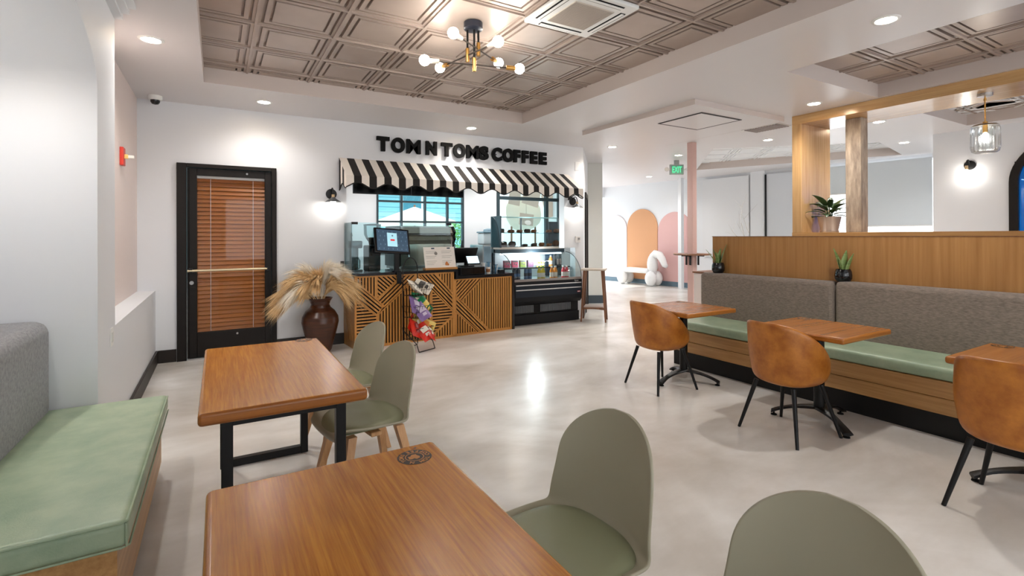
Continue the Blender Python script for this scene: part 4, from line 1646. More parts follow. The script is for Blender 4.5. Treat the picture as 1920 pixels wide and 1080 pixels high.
m.rod((0.01, -0.40, 0.0), (N * Wd - 0.01, -0.40, 0.0), 0.012)
m.rod((0.01, -0.012, 0.265), (N * Wd - 0.01, -0.012, 0.265), 0.012)
for x in (0.02, 1.3, 2.6, N * Wd - 0.02):
    m.rod((x, -0.012, 0.265), (x, -0.40, 0.0), 0.01)
    m.rod((x, -0.40, 0.0), (x, -0.012, 0.0), 0.01)
m.build('awning_frame', BLK, aw, smooth=50)

sg = thing('wall_sign', 'black raised letters reading TOM N TOMS COFFEE above the awning', 'sign', (3.36, WY, 2.77))
# letter boxes read off the wall: left edge, width
LET = [('T', 1.909, .215), ('O', 2.118, .232), ('M', 2.343, .245), ('N', 2.638, .205), ('T', 2.880, .215), ('O', 3.080, .232), ('M', 3.300, .240), ('S', 3.520, .195),
       ('C', 3.745, .215), ('O', 3.945, .232), ('F', 4.150, .155), ('F', 4.312, .155), ('E', 4.475, .165), ('E', 4.650, .180)]
for ch, x, w in LET:
    m = MB()
    rnd = ch in 'OCS'
    add_text(m, ch, 0.3, 0.045, Matrix.Translation((x + w / 2 - 3.36, -0.0475, 0.0)) @ Matrix.Rotation(PI / 2, 4, 'X'), bold=0.009 if ch == 'M' else 0.018, width=w - 0.034, height=0.218 if rnd else 0.206)
    m.build('letter', BLKM, sg)
m = MB()
for ch, x, w in LET:
    m.rod((x + w / 2 - 3.36, -0.03, 0.07 if ch in 'TO' else 0.0), (x + w / 2 - 3.36, -0.0005, 0.07 if ch in 'TO' else 0.0), 0.008, n=8)
m.build('stand_off', BLK, sg)

# ------------------------------------------------------------------ vase and pampas
vs = thing('floor_vase', 'tall dark brown ribbed floor vase beside the counter', 'vase', (1.12, 6.70, 0))
prof = []
ctrl = [(0.115, 0.0), (0.135, 0.03), (0.165, 0.15), (0.20, 0.28), (0.222, 0.38), (0.215, 0.45), (0.175, 0.52), (0.125, 0.565), (0.108, 0.60), (0.122, 0.645), (0.15, 0.685)]
for i in range(len(ctrl) - 1):
    for k in range(8):
        u = k / 8
        prof.append((ctrl[i][0] * (1 - u) + ctrl[i + 1][0] * u + 0.0022 * (k % 2), ctrl[i][1] * (1 - u) + ctrl[i + 1][1] * u))
prof += [(0.15, 0.685), (0.142, 0.685), (0.10, 0.60), (0.10, 0.5), (0.001, 0.45)]
m = MB()
m.lathe(prof, n=48)
m.build('vase_body', mat('vase_brown', (54, 28, 16), 0.3, noise=((82, 44, 26), 40, (0.1, 0.1, 1), 4)), vs, smooth=50)
PAM = [mat('pampas_tan', (224, 186, 132), 0.9, noise=((238, 208, 160), 30, (1, 1, 1), 3)), mat('pampas_cream', (246, 234, 212), 0.9, noise=((252, 244, 230), 30, (1, 1, 1), 3))]


def plume(az, reach, drop, rise, width, mt, seed):
    rnd = random.Random(seed)
    d = Vector((math.cos(az), math.sin(az), 0))
    A = Vector((0, 0, -0.15))
    path = []
    for i in range(15):
        u = i / 14
        r = 0.06 * u + reach * u ** 1.7
        z = -0.15 + (0.15 + rise) * math.sin(min(1.0, u * 1.28) * PI / 2) - drop * max(0, u - 0.55) ** 1.6 * 4.2
        path.append(d * r + Vector((0, 0, z)))
    mb = MB()
    mb.tube(path, [0.004] * 15, 5)
    for k in range(900):
        u = 0.36 + 0.64 * rnd.random() ** 0.9
        i = min(int(u * 14), 13)
        f = u * 14 - i
        p = path[i].lerp(path[i + 1], f)
        t = (path[i + 1] - path[i]).normalized()
        side = Vector((rnd.gauss(0, 1), rnd.gauss(0, 1), rnd.gauss(0, 1)))
        side = (side - t * side.dot(t)).normalized()
        L = width * (0.5 + 0.9 * rnd.random()) * (1.25 - 0.5 * abs(u - 0.6))
        q1 = p + t * L * 0.55 + side * L * 0.26
        q2 = p + t * L * 1.15 + side * L * 0.42 + Vector((0, 0, -0.32 * L))
        w = side.cross(t).normalized() * (0.0022 + 0.0014 * rnd.random())
        mb.faces([p - w, p + w, q1 + w, q1 - w, q2], [(0, 1, 2, 3), (3, 2, 4)])
    return mb.build('pampas_plume', mt, None, (1.12, 6.70, 0.66), weld=False)


spec = [(180, .36, .06, .16, .16), (200, .28, .02, .27, .15), (172, .38, .10, .12, .16), (210, .32, .08, .20, .16), (165, .16, .0, .33, .15), (190, .40, .10, .07, .15),
        (0, .10, .0, .33, .16), (320, .06, .0, .35, .15), (355, .20, .02, .31, .16), (345, .28, .05, .26, .16), (352, .32, .10, .18, .16), (335, .26, .08, .24, .15), (320, .22, .06, .16, .15), (250, .10, .02, .28, .14), (225, .22, .06, .25, .15)]
for i, (az, re, dr, ri, w) in enumerate(spec):
    o = plume(math.radians(az), re, dr, ri, w, PAM[1] if i in (6, 7, 4, 8, 3) else PAM[0], 40 + i)
    cream = i in (6, 7, 4, 8, 3)
    tag(o, ('cream' if cream else 'tan') + ' feathery pampas plume standing in the dark floor vase', 'dried grass', ('cream' if cream else 'tan') + ' pampas plumes in the floor vase')

# ------------------------------------------------------------------ snack rack
rk = thing('snack_rack', 'black wire snack rack with three baskets before the counter', 'wire rack', (2.20, 6.26, 0), math.radians(25))
m = MB()
m.tube([(-0.13, 0.06, 0.03)] + [(-0.13, 0.06, 0.03 + k * 0.12) for k in range(1, 9)] + [(-0.13 + 0.13 * (1 - math.cos(PI * k / 10)), 0.06, 1.02 + 0.16 * math.sin(PI * k / 10)) for k in range(11)] + [(0.13, 0.06, 1.0 - k * 0.12) for k in range(0, 9)], 0.007)
m.build('rack_frame', BLK, rk, smooth=60)
m = MB()
for x in (-0.13, 0.13):
    m.tube([(x, 0.06, 0.25), (x, -0.02, 0.20), (x * 1.1, -0.20, 0.10), (x * 1.1, -0.24, 0.007)], 0.006)
m.tube([(-0.143, -0.24, 0.007), (0.143, -0.24, 0.007)], 0.006)
m.tube([(-0.13, 0.06, 0.03), (-0.13, 0.10, 0.007), (0.13, 0.10, 0.007), (0.13, 0.06, 0.03)], 0.006)
m.build('foot', BLK, rk, smooth=60)
for z in (0.70, 0.42, 0.14):
    m = MB()
    for s in (0, 1, 2):
        zz, g = z + s * 0.075, 0.13 + s * 0.012
        m.tube([(-g, 0.05, zz), (-g, -0.17 - s * 0.02, zz), (g, -0.17 - s * 0.02, zz), (g, 0.05, zz)], 0.003, 6)
    for k in range(7):
        x = -0.13 + k * 0.0433
        m.tube([(x, 0.05, z), (x, -0.17, z), (x * 1.1, -0.21, z + 0.15)], 0.0025, 6)
    for k in range(5):
        y = 0.05 - k * 0.055
        m.tube([(-0.154, y, z + 0.15), (-0.13, y, z), (0.13, y, z), (0.154, y, z + 0.15)], 0.0025, 6)
    m.build('basket', BLK, rk, smooth=60)


def snack_bag(name_c, mt, mt2, loc, rx, ry, rz, s, label, group):
    rnd = random.Random(sum(ord(c) for c in label))
    rows = []
    for i in range(13):
        u = -1 + 2 * i / 12
        row = []
        for j in range(11):
            v = -1 + 2 * j / 10
            puff = (1 - abs(u) ** 2.4) * (1 - abs(v) ** 2.6)
            row.append((v * 0.085 * (1 - 0.12 * puff), 0, u * 0.115, puff, rnd.uniform(-0.005, 0.005)))
        rows.append(row)
    t = thing('snack_bag', label, 'snack bag', loc, 0, group)
    t.rotation_euler = (rx, ry, rz)
    mb = MB()
    for sg_ in (-1, 1):
        mb.grid([[(x * s, sg_ * (0.036 * p + 0.0006 + n * p) * s, z * s) for x, _, z, p, n in r] for r in rows])
    mb.build('bag_body', mt, t, smooth=60)
    mb = MB()
    for (a, b_, c, d_) in ((-0.05, 0.05, -0.02, 0.05), (-0.035, 0.02, -0.07, -0.035)):
        P = []
        for i in range(5):
            row = []
            for j in range(5):
                x, z = a + (b_ - a) * j / 4, c + (d_ - c) * i / 4
                p = (1 - abs(z / 0.115) ** 2.4) * (1 - abs(x / 0.085) ** 2.6)
                row.append((x * s, -(0.036 * p + 0.008) * s, z * s))
            P.append(row)
        mb.grid(P)
    mb.build('bag_print', mt2, t, smooth=60)
    return t


RM = Matrix.Translation((2.20, 6.26, 0)) @ Matrix.Rotation(math.radians(25), 4, 'Z')
fo = dict(red=mat('foil_red', (214, 48, 34), 0.25), yel=mat('foil_yellow', (226, 196, 96), 0.25), grn=mat('foil_green', (32, 132, 84), 0.25), pur=mat('foil_purple', (136, 108, 164), 0.25), wht=mat('foil_white', (234, 226, 210), 0.3), dkr=mat('foil_dark_red', (150, 28, 26), 0.3), lil=mat('foil_lilac', (204, 190, 214), 0.3), org=mat('foil_orange', (240, 150, 60), 0.3), gry=mat('print_black', (70, 66, 62), 0.5))
bags = [('white', 'wht', 'gry', -0.075, -0.10, 0.815, 55, 28, 10), ('white', 'wht', 'gry', 0.075, -0.09, 0.805, 62, -40, 10),
        ('purple', 'pur', 'lil', -0.085, -0.11, 0.575, 30, 22, 5), ('purple', 'pur', 'lil', -0.03, -0.17, 0.50, 38, -18, -5), ('green', 'grn', 'yel', 0.10, -0.10, 0.555, 22, -28, 10), ('green', 'grn', 'wht', 0.03, -0.02, 0.60, 12, 12, 0),
        ('red', 'red', 'dkr', -0.11, -0.14, 0.29, 32, 24, 5), ('red', 'red', 'wht', -0.01, -0.20, 0.24, 42, -20, -5), ('red', 'red', 'org', -0.06, -0.05, 0.32, 18, 48, 5), ('yellow', 'yel', 'org', 0.12, -0.10, 0.29, 38, -55, 10), ('yellow', 'yel', 'wht', 0.03, -0.03, 0.36, 24, 66, 0), ('red', 'red', 'wht', 0.075, -0.20, 0.22, 46, 32, 10)]
wh = {('white', 0): 'white printed snack bag in the top basket, left', ('white', 1): 'white printed snack bag in the top basket, right',
      ('purple', 0): 'purple snack bag in the middle basket, upper one', ('purple', 1): 'purple snack bag in the middle basket, lower front one',
      ('green', 0): 'green snack bag at the right of the middle basket', ('green', 1): 'green snack bag at the back of the middle basket',
      ('red', 0): 'red snack bag at the left of the bottom basket', ('red', 1): 'red snack bag at the front middle of the bottom basket', ('red', 2): 'red snack bag at the back of the bottom basket', ('red', 3): 'red snack bag at the front right of the bottom basket',
      ('yellow', 0): 'yellow snack bag leaning right in the bottom basket', ('yellow', 1): 'yellow snack bag lying on top at the back of the bottom basket'}
cnt = {}
for nm, a, b_, x, y, z, rx, ry, rz in bags:
    k = cnt.get(nm, 0)
    cnt[nm] = k + 1
    snack_bag(nm, fo[a], fo[b_], RM @ Vector((x, y, z)), math.radians(-rx), math.radians(ry), math.radians(25 + rz), 1.08, wh[(nm, k)], nm + ' snack bags in the rack')

# ------------------------------------------------------------------ square stool table by the fridge
st = thing('side_stool', 'square wooden stool with lower shelf beside the fridge', 'stool', (5.595, 6.70, 0), math.radians(-45))
m = MB()
m.box((-0.21, -0.19, 0.87), (0.21, 0.19, 0.895), bev=0.006)
m.build('seat', mat('stool_top', (186, 172, 158), 0.35), st)
m = MB()
m.box((-0.165, -0.145, 0.24), (0.165, 0.145, 0.26), bev=0.004)
m.build('shelf', mat('stool_shelf', (186, 170, 160), 0.35), st)
for sx in (-1, 1):
    for sy in (-1, 1):
        m = MB()
        a, b_ = Vector((sx * 0.15, sy * 0.13, 0.87)), Vector((sx * 0.205, sy * 0.175, 0.0))
        q = [(a.x + i * 0.022, a.y + j * 0.022, a.z) for i, j in ((-1, -1), (1, -1), (1, 1), (-1, 1))] + [(b_.x + i * 0.013, b_.y + j * 0.013, b_.z) for i, j in ((-1, -1), (1, -1), (1, 1), (-1, 1))]
        m.faces(q, [(0, 1, 2, 3), (7, 6, 5, 4)] + [(i, (i + 1) % 4, 4 + (i + 1) % 4, 4 + i) for i in range(4)])
        m.build('leg', WALNUT, st)
for sy in (-1, 1):
    m = MB()
    pts = [(-0.18 + 0.36 * k / 10, 0.222 + 0.012 * math.sin(PI * k / 10) - 0.018) for k in range(11)]
    m.prism([(x, sy * 0.155, z) for x, z in pts] + [(0.18, sy * 0.155, 0.242), (-0.18, sy * 0.155, 0.242)], (0, 0.012, 0))
    m.build('apron', WALNUT, st)

KITCHEN_FILL_LIGHTS = ((2.3, 8.1, 'grinder'), (3.7, 8.1, 'espresso machine'), (5.1, 8.4, 'pastry case'))  # unseen ceiling lamps, added to brighten the kitchen


# ================================================================== CEILING FIXTURES
def downlight(x, y, label, z=CZ, r=0.085, w=DOWNLIGHT_W):
    t = thing('recessed_downlight', label, 'ceiling light', (x, y, z), 0, 'round recessed ceiling lights')
    mb = MB()
    mb.lathe([(r * 0.74, -0.001), (r * 0.80, -0.008), (r, -0.006), (r * 1.06, 0.0)], n=36)
    mb.build('trim_ring', WPL, t, smooth=50)
    mb = MB()
    mb.lathe([(0.001, -0.0025), (r * 0.75, -0.0025)], n=36)
    mb.build('lens', LENS, t)
    light('downlight_lamp', 'SPOT', (0, 0, -0.03), w, (1, 0.98, 0.96), 0.06, math.radians(150), 0.8, parent=t)
    return t


for x, y, lab in ((-0.457, 4.90, 'recessed downlight above the fire alarm wall'), (0.47, 6.506, 'recessed downlight above the blind covered door'), (3.197, 6.576, 'recessed downlight above the sign letters'),
                  (4.233, 1.757, 'large looking recessed downlight between the two tin trays'), (6.171, 3.314, 'recessed downlight in front of the oak frame corner'),
                  (6.034, 6.717, 'recessed downlight above the stool by the fridge'), (7.811, 6.786, 'recessed downlight directly above the exit sign'), (7.848, 4.954, 'recessed downlight below the ceiling vent'),
                  (9.939, 9.624, 'small far recessed downlight above the orange arch'), (7.95, 3.389, 'recessed downlight seen just right of the rustic post'), (10.114, 3.938, 'farther recessed downlight right of the rustic post')):
    downlight(x, y, lab, w=20 if 6.4 < y < 6.7 else DOWNLIGHT_W)
downlight(-0.93, 3.16, 'recessed downlight in the alcove vault', 2.655, 0.075, 18)
for x, y, nm in KITCHEN_FILL_LIGHTS:
    downlight(x, y, 'unseen downlight added to brighten the kitchen above the ' + nm, w=60)
for x, y, nm in ((1.829, 4.377, 'white round ceiling speaker in the tin tray beside the chandelier'), (5.722, 1.839, 'white round ceiling speaker in the right tin tray')):
    t = thing('ceiling_speaker', nm, 'speaker', (x, y, TZ + 0.028), 0, 'round ceiling speakers')
    m = MB()
    m.lathe([(0.10, 0.0), (0.105, -0.012), (0.09, -0.016), (0.085, -0.012)], n=32)
    m.build('trim_ring', WPL, t, smooth=50)
    m = MB()
    m.lathe([(0.001, -0.014), (0.086, -0.013)], n=32)
    m.build('speaker_grille', mat('grille_white', (224, 222, 218), 0.6), t)

# air conditioner cassette
ac = thing('ceiling_air_conditioner', 'white square cassette air conditioner in the tin tray', 'air conditioner', (2.4048, 3.035, TZ - 0.014))
m = MB()
m.box((-0.315, -0.315, -0.035), (0.315, 0.315, 0.0), bev=0.012, seg=3)
m.build('cassette_panel', WPL, ac, smooth=40)
m = MB()
m.box((-0.185, -0.185, -0.040), (0.185, 0.185, -0.030), bev=0.003, seg=1)
for k in range(30):
    y = -0.175 + k * 0.012
    m.box((-0.178, y, -0.0435), (0.178, y + 0.006, -0.040), mi=1)
m.build('intake_grille', [mat('grille_beige', (206, 198, 186), 0.5), mat('grille_line', (182, 172, 160), 0.5)], ac)
for k in range(4):
    M = Matrix.Rotation(k * PI / 2, 4, 'Z')
    m = MB()
    m.box((-0.20, 0.232, -0.0375), (0.20, 0.282, -0.034), bev=0.001, seg=1, mtx=M)
    s = m.build('air_slot', BLKM, ac)
    m = MB()
    m.box((-0.195, 0.245, -0.043), (0.195, 0.268, -0.0376), bev=0.001, seg=1, mtx=M)
    m.build('louvre', WPL, s)

# chandelier
ch = thing('sputnik_chandelier', 'black and brass chandelier with six globe bulbs in the left tray', 'chandelier', (1.80, 3.665, TZ))
m = MB()
m.lathe([(0.001, 0.0), (0.078, 0.0), (0.078, -0.05), (0.072, -0.055), (0.001, -0.055)], n=36)
m.build('ceiling_canopy', mat('navy_black', (30, 34, 46), 0.35), ch, smooth=40)
AR = [((1.535, 3.466), (2.147, 3.863), 2.995, (0.045, 0.012)), ((1.84, 3.318), (1.683, 4.088), 2.94, (-0.04, 0.03)), ((1.418, 3.764), (2.177, 3.56), 2.86, (0.0, -0.03))]
for (a, b_, z, (dx, dy)) in AR:
    A, B = Vector((a[0] - 1.80, a[1] - 3.665, z - TZ)), Vector((b_[0] - 1.80, b_[1] - 3.665, z - TZ))
    d = (B - A).normalized()
    p = A + d * ((Vector((dx, dy, z - TZ)) - A).dot(d))
    m = MB()
    m.rod((p.x, p.y, -0.05), (p.x, p.y, z - TZ + 0.02), 0.009)
    m.build('drop_rod', BLK, ch, smooth=50)
    m = MB()
    m.rod((p.x, p.y, z - TZ + 0.055), (p.x, p.y, z - TZ - 0.055), 0.016, n=16)
    m.build('brass_sleeve', BRASS, ch, smooth=50)
    m = MB()
    m.rod(A + d * 0.10, B - d * 0.10, 0.006)
    arm = m.build('arm', mat('arm_dark', (70, 62, 56), 0.4, 0.6), ch, smooth=50)
    for P, s in ((A, 1), (B, -1)):
        m = MB()
        m.rod(P + d * s * 0.115, P + d * s * 0.035, 0.019, n=16)
        m.build('bulb_socket', BRASS if s < 0 else mat('socket_white', (214, 206, 196), 0.4), arm, smooth=50)
        m = MB()
        m.ball(P, 0.043, n=20)
        m.build('globe_bulb', BULB, arm, smooth=80)
        light('bulb_lamp', 'POINT', (P.x, P.y, P.z), BULB_W, (1, 0.94, 0.85), 0.045, parent=ch)

# hall slab items
ap_ = thing('access_panel', 'square access panel outlined by a dark gap in the lowered ceiling', 'access panel', (5.53, 4.455, 2.979))
m = MB()
m.box((-0.37, -0.33, -0.006), (0.37, 0.33, 0.0))
m.build('panel_face', CEILP, ap_)
m = MB()
for a, b in (((-0.395, -0.355, -0.0065), (0.395, -0.328, -0.0003)), ((-0.395, 0.328, -0.0065), (0.395, 0.355, -0.0003)), ((-0.395, -0.328, -0.0065), (-0.368, 0.328, -0.0003)), ((0.368, -0.328, -0.0065), (0.395, 0.328, -0.0003))):
    m.box(a, b)
m.build('panel_gap', mat('gap_dark', (60, 54, 54), 0.7), ap_)
cv_ = thing('ceiling_vent', 'slatted ceiling vent beside the lowered ceiling panel', 'vent', (6.95, 4.42, CZ))
m = MB()
m.box((-0.17, -0.28, -0.008), (0.17, 0.28, 0.0))
m.build('vent_frame', WPL, cv_)
m = MB()
for k in range(12):
    m.box((-0.15, -0.26 + k * 0.0435, -0.016), (0.15, -0.232 + k * 0.0435, -0.008))
m.build('vent_slats', mat('vent_taupe', (150, 138, 134), 0.5), cv_)

dc = thing('dome_camera', 'white dome security camera in the ceiling corner above the door', 'security camera', (-0.60, 6.83, CZ))
m = MB()
m.lathe([(0.001, 0), (0.066, 0), (0.068, -0.035), (0.060, -0.05), (0.001, -0.05)], n=28)
m.build('housing', WPL, dc, smooth=50)
m = MB()
m.lathe([(0.046, -0.05), (0.044, -0.072), (0.030, -0.092), (0.001, -0.10)], n=24)
m.build('dome', BLKG, dc, smooth=60)
fa = thing('fire_alarm', 'red fire alarm strobe on the blush wall panel', 'fire alarm', (-0.79, 5.94, 2.225))
m = MB()
m.box((0, -0.06, -0.085), (0.03, 0.06, 0.085), bev=0.005)
m.build('alarm_body', mat('alarm_red', (206, 52, 34), 0.4), fa)
m = MB()
m.box((0.03, -0.02, -0.02), (0.06, 0.02, 0.02), bev=0.004)
m.box((0.05, -0.015, -0.015), (0.105, 0.015, 0.015), bev=0.006, mi=1)
m.build('strobe_lens', [mat('strobe_amber', (236, 200, 120), 0.3), mat('strobe_white', (240, 238, 230), 0.3)], fa)
sw = thing('light_switch', 'white double switch plate on the left pier', 'light switch', (-0.62, 4.26, 0.79))
m = MB()
m.box((0, -0.04, -0.06), (0.008, 0.04, 0.06), bev=0.003)
m.build('switch_plate', WPL, sw)
m = MB()
for y in (-0.02, 0.02):
    m.box((0.008, y - 0.012, -0.035), (0.013, y + 0.012, 0.035), bev=0.002)
m.build('rocker', mat('rocker_white', (226, 226, 222), 0.35), sw)
for i, (z, nm, lab) in enumerate(((1.397, 'thermostat', 'small white thermostat box on the wall right of the fridge'), (2.697, 'blank_plate', 'white blank wall plate above the awning end'))):
    t = thing(nm, lab, 'wall plate', (5.51, WY, z))
    m = MB()
    m.box((-0.055, -0.022 if i == 0 else -0.008, -0.055 if i == 0 else -0.075), (0.055, 0, 0.055 if i == 0 else 0.075), bev=0.004)
    m.build('plate', mat('plate_white_%d' % i, (226, 222, 218) if i == 0 else (238, 238, 238), 0.5), t)
    if i == 0:
        m = MB()
        m.box((-0.01, -0.025, -0.005), (0.035, -0.022, 0.03))
        m.build('display', mat('plate_grey', (150, 148, 146), 0.5), t)
cl = thing('wall_clip', 'small black switch box on the wall end above the pampas', 'switch box', (1.46, WY, 1.07))
m = MB()
m.box((-0.022, -0.03, -0.055), (0.022, 0, 0.055), bev=0.004)
m.build('box_body', BLK, cl)
m = MB()
m.box((-0.01, -0.034, -0.02), (0.01, -0.03, 0.02))
m.build('rocker', BLKG, cl)


def sconce(loc, rotz, label, shade=True, w=1.9):
    """local: wall behind at +y, lamp hangs at -y"""
    t = thing('wall_sconce', label, 'wall lamp', loc, rotz, 'black gooseneck wall lamps')
    m = MB()
    m.lathe([(0.001, 0), (0.07, 0), (0.07, 0.016), (0.001, 0.020)], n=32, mtx=Matrix.Rotation(PI / 2, 4, 'X'))
    m.build('back_plate', BLK, t, smooth=40)
    m = MB()
    m.tube([(0, -0.015, 0.0)] + [(0, -0.015 - 0.06 * (1 - math.cos(PI * k / 10)), 0.0 + 0.075 * math.sin(PI * k / 10)) for k in range(1, 11)] + [(0, -0.135, -0.02)], 0.008, 10)
    m.build('gooseneck', BLK, t, smooth=60)
    m = MB()
    m.rod((0, -0.135, -0.015), (0, -0.135, -0.07), 0.020, n=18)
    m.build('socket', mat('socket_brass', (196, 168, 128), 0.35, 0.6), t, smooth=40)
    if shade:
        m = MB()
        m.lathe([(0.022, -0.055), (0.03, -0.07), (0.105, -0.115), (0.107, -0.115), (0.032, -0.066), (0.024, -0.05)], (0, -0.135, 0), 36)
        m.build('lamp_shade', mat('shade_grey', (96, 98, 100), 0.4, 0.5), t, smooth=50)
    m = MB()
    m.ball((0, -0.135, -0.115), 0.034, n=18, sc=(1, 1, 1.15))
    m.build('bulb', BULB, t, smooth=80)
    light('sconce_lamp', 'SPOT', (0, -0.135, -0.135), w, (1, 0.95, 0.88), 0.035, math.radians(168), 0.25, parent=t)
    return t


sconce((1.322, WY, 2.035), 0, 'black gooseneck lamp at the left end of the striped awning')
sconce((5.40, WY, 2.07), math.radians(0), 'black gooseneck lamp at the right end of the striped awning')
sconce((9.72, 2.95, 2.50), math.radians(-90), 'black gooseneck lamp on the right wall beside the arched window', False)

# exit sign
ex = thing('exit_sign', 'green EXIT sign with emergency lamps hanging from the hall ceiling', 'exit sign', (8.32, 7.28, CZ), math.radians(-28))
m = MB()
m.box((-0.145, -0.03, -0.30), (0.145, 0.03, -0.09), bev=0.006)
m.box((-0.05, -0.02, -0.09), (0.05, 0.02, 0.0))
m.build('sign_case', mat('exit_grey', (150, 152, 148), 0.4), ex)
m = MB()
m.box((-0.125, -0.032, -0.285), (0.125, -0.0305, -0.105))
add_text(m, 'EXIT', 0.15, 0.002, Matrix.Translation((0, -0.0335, -0.195)) @ Matrix.Rotation(PI / 2, 4, 'X'), 1, bold=0.004, width=0.205, height=0.13)
m.build('exit_face', [mat('exit_field', (112, 158, 134), 0.5), emis('exit_green', (70, 205, 150), 0.5)], ex)
for s in (-1, 1):
    m = MB()
    m.rod((s * 0.145, 0, -0.19), (s * 0.19, 0, -0.19), 0.012)
    m.rod((s * 0.21, 0.02, -0.19), (s * 0.225, -0.05, -0.195), 0.025, 0.045, n=18)
    m.build('emergency_lamp', mat('lamp_grey', (206, 206, 204), 0.4), ex, smooth=50)


# ================================================================== RIGHT SIDE
pf = thing('oak_portal_frame', 'oak framed opening with sill and header beyond the booth', 'room divider', (6.60, 3.83, 0))
m = MB()
m.box((0, -5.6, 2.922), (0.70, 0.0, 3.041), bev=0.003, seg=1)
m.build('header', wood('portal_header_oak', (192, 150, 98), (216, 178, 126), 1, 45, 0.22), pf)
m = MB()
m.box((0, -0.125, 1.495), (0.70, 0.0, 2.922), bev=0.003, seg=1)
m.build('side_post', wood('portal_post_oak', (192, 150, 98), (216, 178, 126), 2, 45, 0.25), pf)
m = MB()
m.box((-0.01, -5.6, 1.425), (0.71, 0.0, 1.495), bev=0.003, seg=1)
m.build('sill', OAKY, pf)
m = MB()
m.box((0.02, -5.6, 0), (0.68, -0.005, 1.425))
m.build('half_wall', OAKZ, pf)
rp_ = tag(MB().box((-0.085, -0.09, 0), (0.085, 0.09, 1.425), bev=0.006, seg=1).build('rustic_post', RUSTIC, loc=(6.935, 3.205, 1.496)), 'rough weathered square wooden post standing on the oak sill', 'post')

# pendant
pd = thing('glass_pendant', 'clear ribbed glass pendant lamp hanging under the oak header', 'pendant lamp', (6.86, 1.96, 2.922))
m = MB()
m.lathe([(0.001, 0), (0.062, 0), (0.062, -0.028), (0.001, -0.03)], n=28)
m.build('ceiling_canopy', STEEL, pd, smooth=40)
m = MB()
m.rod((0, 0, -0.03), (0, 0, -0.31), 0.006)
m.rod((0, 0, -0.05), (0, 0, -0.075), 0.012)
m.rod((0, 0, -0.29), (0, 0, -0.40), 0.02)
m.build('stem', BRASS, pd, smooth=50)
for nm, r0, z0, z1 in (('outer_glass', 0.116, -0.335, -0.60), ('inner_glass', 0.055, -0.36, -0.58)):
    m = MB()
    P = []
    n = 72
    for k in range(n):
        t = 2 * PI * k / n
        rr = r0 * (1 + 0.025 * math.cos(18 * t))
        P.append([(rr * 0.72 * math.cos(t), rr * 0.72 * math.sin(t), z0 + 0.02)] + [(rr * (0.92 if q in (0, 6) else 1) * math.cos(t), rr * (0.92 if q in (0, 6) else 1) * math.sin(t), z0 + (z1 - z0) * q / 6) for q in range(7)] + [(rr * 0.72 * math.cos(t), rr * 0.72 * math.sin(t), z1 - 0.015)])
    m.grid(P, close_u=True)
    m.build(nm, glass('pendant_glass_' + nm, (248, 250, 250), 0.7), pd, smooth=70)
m = MB()
m.lathe([(0.08, -0.318), (0.108, -0.332), (0.110, -0.338), (0.08, -0.325)], n=40)
m.lathe([(0.06, -0.612), (0.085, -0.606), (0.086, -0.60), (0.06, -0.605)], n=40)
m.build('metal_rim', STEEL, pd, smooth=50)
m = MB()
m.ball((0, 0, -0.455), 0.032, n=18, sc=(1, 1, 1.6))
m.build('bulb', BULB, pd, smooth=80)
light('pendant_lamp', 'POINT', (0, 0, -0.455), 7, (1, 0.95, 0.88), 0.04, parent=pd)


# ------------------------------------------------------------------ plants
LEAF = mat('leaf_green', (62, 88, 44), 0.4, noise=((36, 58, 30), 9, (1, 1, 1), 3))
SNAKE = mat('snake_leaf', (74, 104, 54), 0.4, noise=((138, 156, 92), 16, (0.4, 0.4, 2.4), 3))
SOIL = mat('soil', (46, 34, 26), 0.9)


def blade(mb, base, az, lean, L, w, curl, twist=0.0, cup=0.3):
    d = Vector((math.cos(az), math.sin(az), 0))
    s = Vector((-d.y, d.x, 0))
    s = (s * math.cos(twist) + d * math.sin(twist)).normalized()
    rows = []
    for i in range(13):
        u = i / 12
        ang = lean + curl * u
        p = Vector(base)
        # integrate the arc
        steps = 10
        for q in range(steps):
            a = lean + curl * u * (q + 0.5) / steps
            p = p + (d * math.sin(a) + Vector((0, 0, math.cos(a)))) * (L * u / steps)
        ww = w * (math.sin(PI * min(0.97, 0.10 + 0.90 * u) ** 0.8)) ** 0.8
        up = d * -math.cos(ang) + Vector((0, 0, math.sin(ang)))
        rows.append([p - s * ww + up * ww * cup, p - s * ww * 0.5 + up * ww * cup * 0.3, p, p + s * ww * 0.5 + up * ww * cup * 0.3, p + s * ww + up * ww * cup])
    mb.grid(rows)


def leaf_obj(parent, mt, *a, **k):
    mb = MB()
    blade(mb, *a, **k)
    o = mb.build('leaf', mt, parent, smooth=80)
    solid(o, 0.003, 0)
    return o


def snake_plant(loc, label, specs, r=0.072):
    t = thing('snake_plant', label, 'potted plant', loc, 0, 'snake plants on the booth back')
    m = MB()
    m.lathe([(0.001, 0.0), (r * 0.72, 0.0), (r * 0.98, 0.03), (r, 0.06), (r * 0.94, 0.095), (r * 0.82, 0.118), (r * 0.76, 0.118), (r * 0.80, 0.10), (r * 0.001, 0.098)], n=36)
    m.build('pot', BLKG, t, smooth=50)
    m = MB()
    m.lathe([(0.001, 0.104), (r * 0.82, 0.102)], n=24)
    m.build('soil', SOIL, t)
    for (x, y, az, lean, L, w, curl, tw) in specs:
        leaf_obj(t, SNAKE, (x, y, 0.095), az, lean, L, w, curl, twist=tw, cup=0.25)
    return t


